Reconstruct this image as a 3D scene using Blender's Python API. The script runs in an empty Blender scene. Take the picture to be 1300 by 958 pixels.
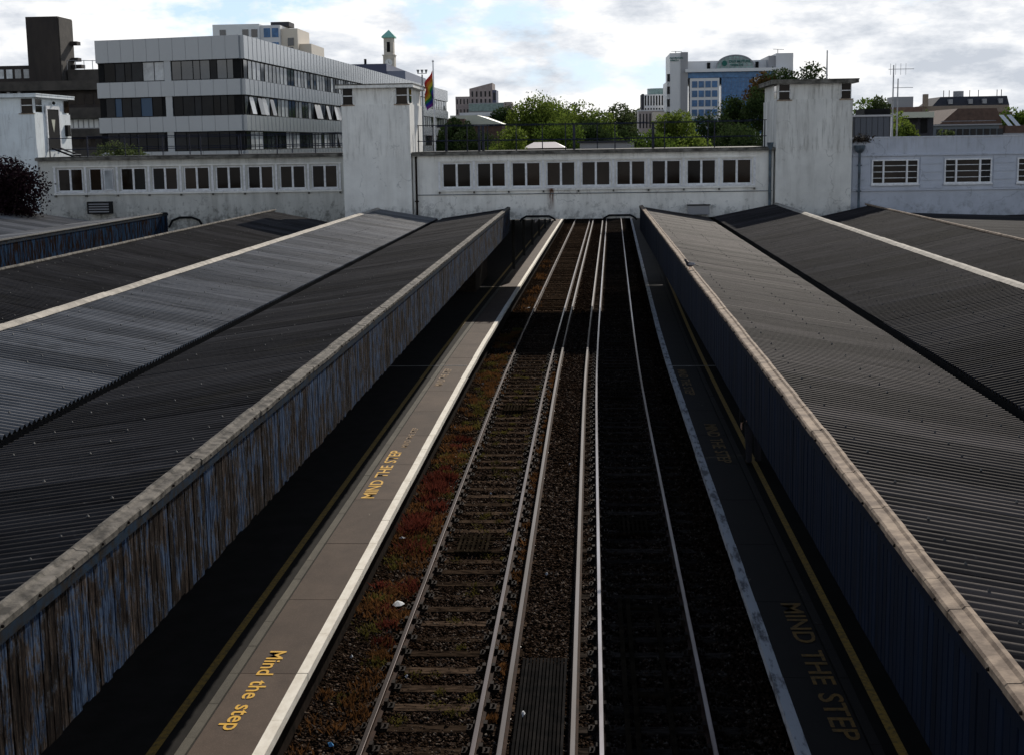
import bpy, math, random
import numpy as np
from mathutils import Matrix, Vector, Euler
random.seed(7); rng = np.random.default_rng(7)
S = bpy.context.scene; COL = S.collection
# ------------------------------------------------------------------ camera
H = 8.02                                    # eye height above rail level
FOC = 1700.0; YAW, PITCH, ROLL = math.radians(3.46), math.radians(8.44), math.radians(-0.92)
cam_d = bpy.data.cameras.new('camera'); cam = bpy.data.objects.new('camera', cam_d); COL.objects.link(cam)
cam_d.sensor_width = 36.0; cam_d.lens = 36.0*FOC/1300.0; cam_d.shift_y = -45.0/1300.0
cam_d.clip_start = 0.1; cam_d.clip_end = 6000
RM = Matrix.Rotation(YAW, 3, 'Z') @ Matrix.Rotation(math.pi/2-PITCH, 3, 'X') @ Matrix.Rotation(ROLL, 3, 'Z')
cam.matrix_world = Matrix.Translation((0, 0, H)) @ RM.to_4x4()
S.camera = cam
def at(px, py, Y):                          # where a far sight line reaches the distance Y
    q = RM @ Vector(((px-650)/FOC, -(py-434)/FOC, -1)); q *= Y/q.y
    return (q.x, Y, q.z+H)
# ------------------------------------------------------------------ sky, sun, exposure
SD = Vector((0.42, 1.57, 1.0)).normalized()          # towards the sun
SUN_EL = math.asin(SD.z); SUN_AZ = math.atan2(SD.x, SD.y)
w = bpy.data.worlds.new('World'); S.world = w; w.use_nodes = True
nt = w.node_tree; nt.nodes.clear(); N = nt.nodes.new; L = nt.links.new
wo = N('ShaderNodeOutputWorld'); bg = N('ShaderNodeBackground'); bg.inputs[1].default_value = 0.1
sky = N('ShaderNodeTexSky'); sky.sky_type = 'NISHITA'; sky.sun_disc = False
sky.sun_elevation = SUN_EL; sky.sun_rotation = SUN_AZ; sky.air_density = 1.0; sky.dust_density = 0.6; sky.ozone_density = 2.0
tc = N('ShaderNodeTexCoord')
def wmap(sc, loc=(0,0,0)):
    m = N('ShaderNodeMapping'); m.inputs['Scale'].default_value = sc; m.inputs['Location'].default_value = loc
    L(tc.outputs['Generated'], m.inputs[0]); return m.outputs[0]
def wnoise(vec, scale, det, rough):
    n = N('ShaderNodeTexNoise'); n.inputs['Scale'].default_value = scale; n.inputs['Detail'].default_value = det
    n.inputs['Roughness'].default_value = rough; L(vec, n.inputs['Vector']); return n.outputs[0]
def ramp(tree, fac, stops):
    r = tree.nodes.new('ShaderNodeValToRGB'); e = r.color_ramp.elements
    while len(e) < len(stops): e.new(0.5)
    for i, (p, c) in enumerate(stops):
        e[i].position = p; e[i].color = (*c, 1) if len(c) == 3 else c
    tree.links.new(fac, r.inputs[0]); return r.outputs[0]
sz = N('ShaderNodeSeparateXYZ'); L(tc.outputs['Generated'], sz.inputs[0])
zb = N('ShaderNodeMapRange'); zb.inputs[1].default_value = .12; zb.inputs[2].default_value = .75; zb.inputs[3].default_value = 0; zb.inputs[4].default_value = .34; L(sz.outputs[2], zb.inputs[0])
sbn = N('ShaderNodeMath'); sbn.operation = 'SUBTRACT'; L(wnoise(wmap((1, 1, 2.3), (3.1, 0.4, 1.7)), 9.0, 9, 0.58), sbn.inputs[0]); L(zb.outputs[0], sbn.inputs[1])
cover = ramp(nt, sbn.outputs[0], [(0.345, (0,0,0)), (0.445, (1,1,1))])   # banks of cloud low down, more open blue overhead
shade = ramp(nt, wnoise(wmap((1, 1, 2.8), (0.3, 5.4, 2.2)), 13.0, 9, 0.62), [(0.35, (6.7,7.2,8.0)), (0.47, (9.5,9.8,10.3)), (0.58, (12.6,12.5,12.3))])
skb = N('ShaderNodeMix'); skb.data_type = 'RGBA'; skb.inputs[0].default_value = 0.30
vz = N('ShaderNodeMapRange'); vz.inputs[1].default_value = .08; vz.inputs[2].default_value = .4; vz.inputs[3].default_value = .75; vz.inputs[4].default_value = .03; L(sz.outputs[2], vz.inputs[0]); L(vz.outputs[0], skb.inputs[0]); L(sky.outputs[0], skb.inputs[6]); skb.inputs[7].default_value = (7.4, 9.9, 12.8, 1)   # thin high veil in the blue gaps
mx = N('ShaderNodeMix'); mx.data_type = 'RGBA'
L(cover, mx.inputs[0]); L(skb.outputs[2], mx.inputs[6]); L(shade, mx.inputs[7])
L(mx.outputs[2], bg.inputs[0]); L(bg.outputs[0], wo.inputs[0])
sl = bpy.data.lights.new('sun', 'SUN'); sl.energy = 5.0; sl.angle = math.radians(0.5); sl.color = (1.0, 0.93, 0.83)
sun = bpy.data.objects.new('sun', sl); COL.objects.link(sun)
sun.rotation_euler = SD.to_track_quat('Z', 'Y').to_euler(); sun.location = (20, 60, 60)
vs = S.view_settings; vs.view_transform = 'Standard'; vs.look = 'None'; vs.exposure = -0.15; vs.gamma = 1.0
# ------------------------------------------------------------------ materials
def newmat(name):
    m = bpy.data.materials.new(name); m.use_nodes = True
    t = m.node_tree; return m, t, t.nodes['Principled BSDF']
def tex(t, scale, stretch=(1,1,1), det=5, rough=0.6, kind='noise', coord='pos', seed=0.0):
    if coord == 'pos': v = t.nodes.new('ShaderNodeNewGeometry').outputs['Position']
    else: v = t.nodes.new('ShaderNodeTexCoord').outputs['Object']
    mp = t.nodes.new('ShaderNodeMapping'); mp.inputs['Scale'].default_value = stretch; mp.inputs['Location'].default_value = (seed, seed*.7, seed*.3)
    t.links.new(v, mp.inputs[0])
    if kind == 'noise':
        n = t.nodes.new('ShaderNodeTexNoise'); n.inputs['Detail'].default_value = det; n.inputs['Roughness'].default_value = rough; out = n.outputs[0]
    else:
        n = t.nodes.new('ShaderNodeTexVoronoi'); out = n.outputs['Distance']
    n.inputs['Scale'].default_value = scale; t.links.new(mp.outputs[0], n.inputs['Vector']); return out
def mixc(t, fac, a, b, mode='MIX'):
    m = t.nodes.new('ShaderNodeMix'); m.data_type = 'RGBA'; m.blend_type = mode
    for s, v in ((0, fac), (6, a), (7, b)):
        if hasattr(v, 'is_linked'): t.links.new(v, m.inputs[s])
        elif s == 0: m.inputs[0].default_value = v
        else: m.inputs[s].default_value = (*v, 1)
    return m.outputs[2]
def bump(t, p, h, strength=0.3, dist=0.02):
    b = t.nodes.new('ShaderNodeBump'); b.inputs['Strength'].default_value = strength; b.inputs['Distance'].default_value = dist
    t.links.new(h, b.inputs['Height']); t.links.new(b.outputs[0], p.inputs['Normal'])
def orand(t, lo, hi):
    oi = t.nodes.new('ShaderNodeObjectInfo'); mr = t.nodes.new('ShaderNodeMapRange')
    mr.inputs[3].default_value = lo; mr.inputs[4].default_value = hi; t.links.new(oi.outputs['Random'], mr.inputs[0]); return mr.outputs[0]
def scale_by(t, colr, val):
    m = t.nodes.new('ShaderNodeVectorMath'); m.operation = 'SCALE'; t.links.new(colr, m.inputs[0]); t.links.new(val, m.inputs['Scale']); return m.outputs[0]
def M(name, c, c2=None, rough=.8, scale=4, stretch=(1,1,1), bmp=0, metal=0, rnd=0, lo=.35, hi=.65, spec=.22, coord='pos', bscale=None, bdist=.01):
    m, t, p = newmat(name)
    c2 = c2 or tuple(x*.75 for x in c)
    f = tex(t, scale, stretch, coord=coord)
    col = ramp(t, f, [(lo, c2), (hi, c)])
    if rnd: col = scale_by(t, col, orand(t, 1-rnd, 1+rnd))
    t.links.new(col, p.inputs['Base Color']); p.inputs['Roughness'].default_value = rough
    p.inputs['Metallic'].default_value = metal; p.inputs['Specular IOR Level'].default_value = spec
    if bmp: bump(t, p, tex(t, bscale or scale*4, stretch), bmp, bdist)
    return m
def wall_mat(name, c, dirt, amount=.5, stain=None):
    m, t, p = newmat(name)
    big = tex(t, .9, (1,1,1), 6, .65); streak = tex(t, 2.2, (1,1,.12), 6, .6, seed=3)
    fine = tex(t, 14, (1,1,1), 4, .6, seed=8); patch = tex(t, .35, (1,1,1.6), 3, .5, seed=15)
    col = ramp(t, big, [(.3, tuple(x*.80 for x in c)), (.7, c)])
    col = mixc(t, ramp(t, streak, [(.46, (0,0,0)), (.80-.12*amount, (amount,)*3)]), col, dirt)
    col = mixc(t, ramp(t, fine, [(.62, (0,0,0)), (.78, (.45*amount,)*3)]), col, dirt)
    col = mixc(t, ramp(t, patch, [(.50, (0,0,0)), (.72, (.35*amount,)*3)]), col, tuple(x*.62 for x in c))
    def zmask(lo_, hi_, a, b, out=None):
        g = t.nodes.new('ShaderNodeNewGeometry'); sx = t.nodes.new('ShaderNodeSeparateXYZ'); t.links.new(g.outputs['Position'], sx.inputs[0])
        r = t.nodes.new('ShaderNodeMapRange'); r.inputs[1].default_value = lo_; r.inputs[2].default_value = hi_; r.inputs[3].default_value = a; r.inputs[4].default_value = b
        t.links.new(sx.outputs[2], r.inputs[0]); return r.outputs[0]
    def addm(a, b, op='ADD'):
        q = t.nodes.new('ShaderNodeMath'); q.operation = op; t.links.new(a, q.inputs[0]); t.links.new(b, q.inputs[1]); return q.outputs[0]
    mould = addm(tex(t, 3.2, (1,1,.8), 8, .75, seed=23), zmask(4.3, 5.7, .17, -.02))     # black mould creeping up from the roofs
    col = mixc(t, ramp(t, mould, [(.60, (0,0,0)), (.74, (.85*amount+.2,)*3)]), col, (.045,.045,.038))
    drip = addm(tex(t, 7, (1,1,.09), 6, .7, seed=29), zmask(6.9, 7.6, -.06, .10))       # drips below the roof edge
    col = mixc(t, ramp(t, drip, [(.60, (0,0,0)), (.74, (.7*amount+.1,)*3)]), col, (.10,.085,.06))
    cr = t.nodes.new('ShaderNodeTexVoronoi'); cr.feature = 'DISTANCE_TO_EDGE'; cr.inputs['Scale'].default_value = .55
    wob = t.nodes.new('ShaderNodeVectorMath'); nz = t.nodes.new('ShaderNodeTexNoise'); nz.inputs['Scale'].default_value = 2.5; nz.inputs['Detail'].default_value = 6
    gg = t.nodes.new('ShaderNodeNewGeometry'); t.links.new(gg.outputs['Position'], nz.inputs['Vector']); sc_ = t.nodes.new('ShaderNodeVectorMath'); sc_.operation = 'SCALE'; sc_.inputs['Scale'].default_value = .8
    t.links.new(nz.outputs['Color'], sc_.inputs[0]); t.links.new(gg.outputs['Position'], wob.inputs[0]); t.links.new(sc_.outputs[0], wob.inputs[1]); t.links.new(wob.outputs[0], cr.inputs['Vector'])
    crk = addm(ramp(t, cr.outputs['Distance'], [(.004, (1,1,1)), (.014, (0,0,0))]), ramp(t, tex(t, .8, seed=33), [(.50, (0,0,0)), (.56, (.8,)*3)]), 'MULTIPLY')
    col = mixc(t, crk, col, tuple(x*.55 for x in c))
    if stain:                                       # a rust run below one window pier
        g = t.nodes.new('ShaderNodeNewGeometry'); sx = t.nodes.new('ShaderNodeSeparateXYZ'); t.links.new(g.outputs['Position'], sx.inputs[0])
        def mr(o, a, b, c0, d):
            r = t.nodes.new('ShaderNodeMapRange'); r.interpolation_type = 'SMOOTHSTEP'
            for i, v in zip((1,2,3,4), (a,b,c0,d)): r.inputs[i].default_value = v
            t.links.new(o, r.inputs[0]); return r.outputs[0]
        def mul(a, b):
            q = t.nodes.new('ShaderNodeMath'); q.operation = 'MULTIPLY'; t.links.new(a, q.inputs[0]); t.links.new(b, q.inputs[1]); return q.outputs[0]
        k = mul(mr(sx.outputs[0], stain-.34, stain-.05, 0, 1), mr(sx.outputs[0], stain, stain+.16, 1, 0))
        k = mul(k, mul(mr(sx.outputs[2], 4.7, 5.6, .2, 1), mr(sx.outputs[2], 6.0, 6.6, 1, 0)))
        k = mul(k, ramp(t, tex(t, 9, (1,1,.2), seed=4), [(.32, (.3,)*3), (.5, (1,)*3)]))
        col = mixc(t, k, col, (.10, .038, .014))
    t.links.new(col, p.inputs['Base Color']); p.inputs['Roughness'].default_value = .85
    bump(t, p, fine, .25, .01); return m
WHITE = wall_mat('weathered_white_render', (.86,.845,.785), (.20,.175,.14), .34, stain=-1.83)
WHITE_L = wall_mat('dirty_grey_render', (.60,.595,.55), (.13,.12,.10), .5)
TOWER = wall_mat('tower_render', (.86,.85,.80), (.32,.29,.23), .28)
TOWER_R = wall_mat('grey_tower_render', (.74,.73,.68), (.24,.23,.20), .45)
TOWER_B = wall_mat('pale_blue_white_render', (.77,.82,.83), (.4,.42,.43), .15)
BLUEW = wall_mat('pale_blue_render', (.50,.53,.59), (.2,.22,.25), .15)
COPING = M('lichen_concrete', (.20,.19,.165), (.05,.047,.04), scale=3, bmp=.4)
FRAME = M('white_painted_frame', (.80,.80,.80), (.60,.60,.60), rough=.5, scale=6)
BLUEFR = M('blue_black_painted_steel', (.018,.022,.045), (.01,.01,.015), rough=.45)
BLACK = M('black_bitumen', (.010,.010,.011), (.015,.015,.015), spec=.05, rough=.6)
DARK = M('dark_void_paint', (.02,.02,.02), (.012,.012,.012))
PIPE = M('blue_grey_pipe_paint', (.10,.14,.17), (.05,.06,.07), rough=.5, scale=3)
STEEL = M('galvanised_steel', (.30,.31,.33), (.2,.2,.2), rough=.4, metal=.6)
def glassy(name, c, rnd=.6, rough=.06, spec=.35):
    m, t, p = newmat(name)
    col = ramp(t, tex(t, 1.2, seed=2), [(.3, tuple(x*.5 for x in c)), (.7, c)])
    col = scale_by(t, col, orand(t, 1-rnd, 1+rnd)); t.links.new(col, p.inputs['Base Color'])
    p.inputs['Roughness'].default_value = rough; p.inputs['Specular IOR Level'].default_value = spec; return m
GLASS = glassy('dark_window_glass', (.022,.015,.010), .9, spec=.12)
GLASS_B = glassy('office_glass', (.03,.035,.04), spec=.8)
GLASS_C = glassy('office_glass_with_blinds', (.42,.44,.45), .5, .15, .8)
GLASS_F = glassy('office_front_glass', (.013,.015,.018), .8, spec=.12)
GLASS_BLUE = glassy('blue_curtain_glass', (.06,.18,.38), .25, .2, .3)
GLASS_GREEN = glassy('green_glass', (.22,.33,.31), .2, .2, .5)
# roofs
def roof_mat(name, c, c2, rough, spec=.04):
    m, t, p = newmat(name)
    col = ramp(t, tex(t, 1.6, (.12,1,1), 6, .65), [(.32, c2), (.66, c)])
    col = scale_by(t, col, orand(t, .62, 1.38))
    col = mixc(t, ramp(t, tex(t, 3.2, (.10,2.6,1), 7, .75, seed=31), [(.50, (0,0,0)), (.66, (.8,)*3)]), col, tuple(x*.35 for x in c2))
    col = mixc(t, ramp(t, tex(t, 2.1, (.16,2.2,1), 7, .8, seed=41), [(.58, (0,0,0)), (.72, (.55,)*3)]), col, tuple(x*1.9+.01 for x in c))
    col = mixc(t, ramp(t, tex(t, .45, (1,1,1), 6, .7, seed=51), [(.56, (0,0,0)), (.70, (.5,)*3)]), col, (.030,.026,.018))
    col = mixc(t, ramp(t, tex(t, 26, (1,1,1), 3, .5, seed=5), [(.66, (0,0,0)), (.74, (.35,)*3)]), col, (.13,.125,.115))
    t.links.new(col, p.inputs['Base Color']); p.inputs['Roughness'].default_value = rough
    p.inputs['Specular IOR Level'].default_value = spec
    bump(t, p, tex(t, 40, (1,1,1), 3), .25, .006); return m
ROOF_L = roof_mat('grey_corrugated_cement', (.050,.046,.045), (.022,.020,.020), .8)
ROOF_L2 = roof_mat('sunlit_sheeny_cement', (.175,.170,.166), (.10,.098,.097), .5, .15)  # paler copy: sunlight and sheen put into the colour
ROOF_R = roof_mat('sunlit_brownish_cement', (.092,.076,.067), (.044,.037,.032), .7)  # right slopes facing the sun: brighter light put into the brown
ROOF_R2 = roof_mat('shaded_slate_cement', (.048,.042,.041), (.019,.017,.017), .75)  # the other right slopes: darker copy, shade put into the colour
RIDGE_L = M('pale_ridge_capping', (.42,.375,.31), (.22,.195,.16), scale=5, bmp=.3, rnd=.12)
CAP_L = M('weathered_grey_capping', (.17,.150,.125), (.045,.040,.033), scale=6, bmp=.6, rnd=.08, spec=.1, lo=.38, hi=.62)
CAP_R = M('sandy_capping', (.33,.25,.18), (.15,.11,.08), scale=5, bmp=.5, rnd=.06, spec=.1, lo=.38, hi=.62)
def peel_mat():
    m, t, p = newmat('peeling_blue_paint_on_timber')
    grain = tex(t, 30, (1,1,.12), 8, .8); mask = tex(t, 10, (1,1.3,.42), 9, .82, seed=4); g2 = tex(t, 2.2, (1,1,.8), 4, .6, seed=9)
    wood = ramp(t, grain, [(.44, (.004,.003,.003)), (.53, (.040,.027,.020)), (.64, (.13,.10,.08))])
    wood = scale_by(t, wood, orand(t, .3, 1.0))
    paint = ramp(t, grain, [(.44, (.004,.008,.020)), (.60, (.065,.10,.165))])
    pale = ramp(t, grain, [(.4, (.06,.065,.07)), (.65, (.17,.17,.17))])
    addm = t.nodes.new('ShaderNodeMath'); addm.operation = 'MULTIPLY_ADD'; addm.inputs[1].default_value = .6
    t.links.new(g2, addm.inputs[0]); sb = t.nodes.new('ShaderNodeMath'); sb.operation = 'SUBTRACT'; sb.inputs[1].default_value = .30
    t.links.new(mask, sb.inputs[0]); t.links.new(sb.outputs[0], addm.inputs[2])
    off = t.nodes.new('ShaderNodeMath'); off.operation = 'ADD'; t.links.new(addm.outputs[0], off.inputs[0]); t.links.new(orand(t, -.07, .06), off.inputs[1])
    col = mixc(t, ramp(t, off.outputs[0], [(.515, (0,0,0)), (.53, (1,1,1))]), wood, paint)
    col = mixc(t, ramp(t, off.outputs[0], [(.495, (0,0,0)), (.507, (.8,)*3), (.52, (0,0,0))]), col, pale)
    t.links.new(col, p.inputs['Base Color']); p.inputs['Roughness'].default_value = .8; p.inputs['Specular IOR Level'].default_value = .04
    bump(t, p, off.outputs[0], .8, .012); return m
PEEL = peel_mat()
PEELD = M('dark_flaking_blue_boards', (.022,.042,.075), (.02,.014,.012), spec=0, scale=6, stretch=(1,1.4,.3), rnd=.35, bmp=.4, lo=.46, hi=.54)
NAVY = M('navy_painted_boards', (.004,.009,.022), (.003,.006,.014), rough=.8, spec=.08, scale=5, stretch=(1,1,.3), rnd=.3, bmp=.3)
FASC = M('blue_fascia_paint', (.015,.03,.05), (.02,.016,.012), spec=.05, scale=9, rough=.6)
# ground
ASPH = M('dark_platform_asphalt', (.022,.020,.019), (.015,.014,.013), spec=.05, scale=2.5, bmp=.4, bscale=60, bdist=.004)
ASPH_R = M('shaded_platform_asphalt', (.009,.0085,.008), (.006,.006,.0055), spec=.05, scale=2.5, bmp=.4, bscale=60, bdist=.004)  # right platform copy: canopy shade put into the asphalt colour
def slab_mat(name, c, c2):
    m, t, p = newmat(name)
    col = ramp(t, tex(t, 1.7, (1,.6,1), 7, .7), [(.3, c2), (.68, c)])
    col = scale_by(t, col, orand(t, .85, 1.12))
    col = mixc(t, ramp(t, tex(t, 90, det=2), [(.55, (0,0,0)), (.7, (.5,)*3)]), col, tuple(x*1.9 for x in c))
    col = mixc(t, ramp(t, tex(t, 5, (1,1,1), 5, .7, seed=6), [(.60, (0,0,0)), (.72, (.5,)*3)]), col, tuple(x*.5 for x in c))
    col = mixc(t, ramp(t, tex(t, 1.3, (2.2,.6,1), 7, .8, seed=21), [(.66, (0,0,0)), (.70, (.65,)*3)]), col, (.20,.17,.14))
    t.links.new(col, p.inputs['Base Color']); p.inputs['Roughness'].default_value = .85; p.inputs['Specular IOR Level'].default_value = .2
    bump(t, p, tex(t, 90, det=2), .4, .004); return m
SLAB = slab_mat('brown_paving', (.092,.066,.050), (.056,.040,.031))
SLAB_R = slab_mat('shaded_brown_paving', (.013,.011,.010), (.008,.007,.0065))  # same paving, with the canopy shade painted into its colour
BAND = slab_mat('grey_tactile_strip', (.105,.095,.075), (.06,.055,.045))
EDGE = M('white_edge_paint', (.85,.80,.70), (.66,.60,.50), rough=.6, scale=7, stretch=(1,.5,1), bmp=.2, lo=.25, hi=.6)
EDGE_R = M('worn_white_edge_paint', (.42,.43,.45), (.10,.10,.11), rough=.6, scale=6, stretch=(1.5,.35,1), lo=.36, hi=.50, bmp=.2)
BRICKF = M('dark_brick_face', (.030,.021,.016), (.010,.008,.006), spec=.03, scale=5, bmp=.4)  # dark blotchy brick tone for platform faces and piers
def paint_mat(name, c, bare, lo, hi):
    m, t, p = newmat(name)
    f = ramp(t, tex(t, 16, (1,1,1), 6, .75, seed=2), [(lo, (0,0,0)), (hi, (1,1,1))])
    t.links.new(mixc(t, f, bare, c), p.inputs['Base Color']); p.inputs['Roughness'].default_value = .7; return m
YEL = paint_mat('yellow_line_paint', (.30,.18,.02), (.10,.065,.018), .38, .56)
YTXT = paint_mat('yellow_lettering_paint', (.66,.36,.012), (.30,.17,.03), .30, .45)
YDIM = paint_mat('worn_shaded_lettering', (.20,.10,.006), (.05,.032,.008), .38, .56)  # right platform letters: deep shade put into the worn yellow
YFAD = paint_mat('faded_yellow_lettering', (.30,.16,.03), (.10,.062,.036), .40, .62)
BALL = M('ballast_bed', (.012,.008,.006), (.005,.004,.003), scale=9, bmp=.8, bscale=30, bdist=.03, spec=0)
def stone_mat(k=1.0, nm='ballast_stone'):
    m, t, p = newmat(nm)
    col = ramp(t, tex(t, 11, det=2, seed=1), [(.30, (.006*k,.004*k,.003*k)), (.46, (.030*k,.020*k,.014*k)), (.58, (.068*k,.046*k,.034*k)), (.70, (.20*k,.17*k,.14*k))])
    col = mixc(t, ramp(t, tex(t, .8, (1,.4,1), 4, seed=11), [(.45, (0,0,0)), (.68, (.55,)*3)]), col, (.034*k,.018*k,.009*k))
    t.links.new(col, p.inputs['Base Color']); p.inputs['Roughness'].default_value = .9; p.inputs['Specular IOR Level'].default_value = 0; return m
STONE = stone_mat(); STONE_R = stone_mat(.65, 'shaded_ballast_stone')  # second stone is a darker copy, the trackbed shade put into its colour
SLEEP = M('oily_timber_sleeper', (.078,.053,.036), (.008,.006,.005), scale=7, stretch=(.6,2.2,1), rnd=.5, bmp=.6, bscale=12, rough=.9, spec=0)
SLEEP_R = M('shaded_timber_sleeper', (.048,.039,.032), (.010,.008,.007), scale=6, stretch=(.6,2.5,1), rnd=.4, bmp=.6, bscale=12, spec=0)  # right track sleepers: canopy shade put into the timber colour
CHAIR = M('cast_iron_chair', (.022,.014,.010), (.008,.006,.005), rough=.8, spec=.08)
RUSTY = M('rusty_rail_side', (.045,.024,.016), (.02,.012,.009), scale=6, rough=.8, spec=.05)
RAILTOP = M('polished_rail_head', (.20,.195,.21), (.11,.095,.095), rough=.30, metal=1, scale=3, stretch=(1,.1,1))
RAILTOP_L = M('brown_worn_rail_head', (.10,.084,.082), (.05,.04,.036), rough=.36, metal=1, scale=3, stretch=(1,.1,1))
CONDTOP = M('worn_conductor_rail_top', (.038,.034,.038), (.02,.016,.014), rough=.5, metal=.8, scale=3, stretch=(1,.1,1))
CERAM = M('pale_insulator', (.30,.27,.22), (.15,.12,.09), rough=.4)
WOODG = M('dark_cover_board', (.024,.018,.012), (.009,.007,.005), scale=5, rnd=.25, spec=0)
GRATE = M('grey_grating', (.022,.020,.019), (.012,.012,.012), rnd=.25, spec=0)
GRND = M('ground_earth_and_grass', (.07,.085,.035), (.05,.048,.042), scale=.05)
BRICK1 = M('red_brown_brick', (.130,.082,.064), (.085,.055,.045), scale=1.5)
BRICK2 = M('dull_brick', (.20,.125,.095), (.14,.09,.07), scale=1)
BEIGE = M('beige_stone_band', (.30,.235,.18), (.24,.19,.15), scale=1)
BRUT = M('dark_brown_concrete', (.050,.041,.036), (.032,.027,.025), scale=.6, stretch=(1,1,.3))
BRUT2 = M('grey_board_marked_concrete', (.085,.075,.066), (.05,.045,.04), scale=.6)
def clad(name, c):                                   # profiled metal cladding
    m, t, p = newmat(name)
    col = ramp(t, tex(t, .5, (1,1,.3)), [(.3, tuple(x*.93 for x in c)), (.7, c)])
    col = scale_by(t, col, orand(t, .95, 1.05)); t.links.new(col, p.inputs['Base Color']); p.inputs['Roughness'].default_value = .45; return m
CLAD = clad('pale_grey_cladding', (.24,.265,.285)); SEAM = clad('cladding_seam', (.19,.21,.23))
for q_ in (CLAD, SEAM): q_.node_tree.nodes['Principled BSDF'].inputs['Roughness'].default_value = .22; q_.node_tree.nodes['Principled BSDF'].inputs['Specular IOR Level'].default_value = 1.0; q_.node_tree.nodes['Principled BSDF'].inputs['Coat Weight'].default_value = .4; q_.node_tree.nodes['Principled BSDF'].inputs['Coat Roughness'].default_value = .15
HOTW = clad('pale_office_panel', (.66,.66,.66)); APTW = clad('apartment_white_panel', (.72,.73,.72)); APTB = clad('apartment_beige_panel', (.66,.58,.47))
NAVYB = clad('navy_cladding', (.035,.045,.10)); GREYP = clad('grey_panel', (.28,.28,.29)); PINKP = clad('pinkish_panel', (.40,.34,.32)); CREAM = clad('cream_flat_roof', (.50,.50,.40))
COPPER = M('green_copper', (.30,.60,.50), (.22,.48,.40)); CURT = clad('blue_curtain_behind_glass', (.02,.06,.12)); BRICK3 = M('pale_pinkish_brick', (.36,.30,.28), (.27,.22,.21), scale=1); PORT = M('portland_stone', (.60,.55,.48), (.45,.41,.35), scale=.4)
SLATE = M('dark_slate_roof', (.05,.05,.06), (.035,.035,.04))
SKIN = M('skin', (.42,.26,.19), (.38,.23,.17)); CLOTH = M('black_coat_cloth', (.012,.012,.014), (.008,.008,.01)); JEAN = M('dark_trouser_cloth', (.016,.016,.022), (.01,.01,.014))
def leaf_mat(name, c, trans=.45):
    m, t, p = newmat(name)
    col = ramp(t, tex(t, .35, det=3), [(.35, tuple(x*.6 for x in c)), (.65, tuple(min(1,x*1.25) for x in c))])
    t.links.new(col, p.inputs['Base Color']); p.inputs['Roughness'].default_value = .95; p.inputs['Specular IOR Level'].default_value = .04
    tr = t.nodes.new('ShaderNodeBsdfTranslucent'); t.links.new(col, tr.inputs[0]); ms = t.nodes.new('ShaderNodeMixShader'); ms.inputs[0].default_value = trans
    o = t.nodes['Material Output']; t.links.new(p.outputs[0], ms.inputs[1]); t.links.new(tr.outputs[0], ms.inputs[2]); t.links.new(ms.outputs[0], o.inputs[0]); return m
LF_LIME = leaf_mat('lime_leaves', (.115,.155,.028), .5); LF_MID = leaf_mat('mid_green_leaves', (.085,.13,.022), .5)
LF_DARK = leaf_mat('dark_green_leaves', (.035,.055,.018), .3); LF_OLIVE = leaf_mat('grey_green_leaves', (.07,.09,.035), .4)
LF_PURP = leaf_mat('purple_leaves', (.016,.008,.011), .1); LF_AUT = leaf_mat('bronze_leaves', (.09,.055,.02), .3)
WEED_R = leaf_mat('red_weeds', (.115,.030,.020), .3); WEED_B = leaf_mat('brown_weeds', (.14,.066,.025), .3); WEED_G = leaf_mat('olive_weeds', (.10,.085,.022), .3)
BARK = M('bark', (.06,.045,.035), (.035,.028,.022))
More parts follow.
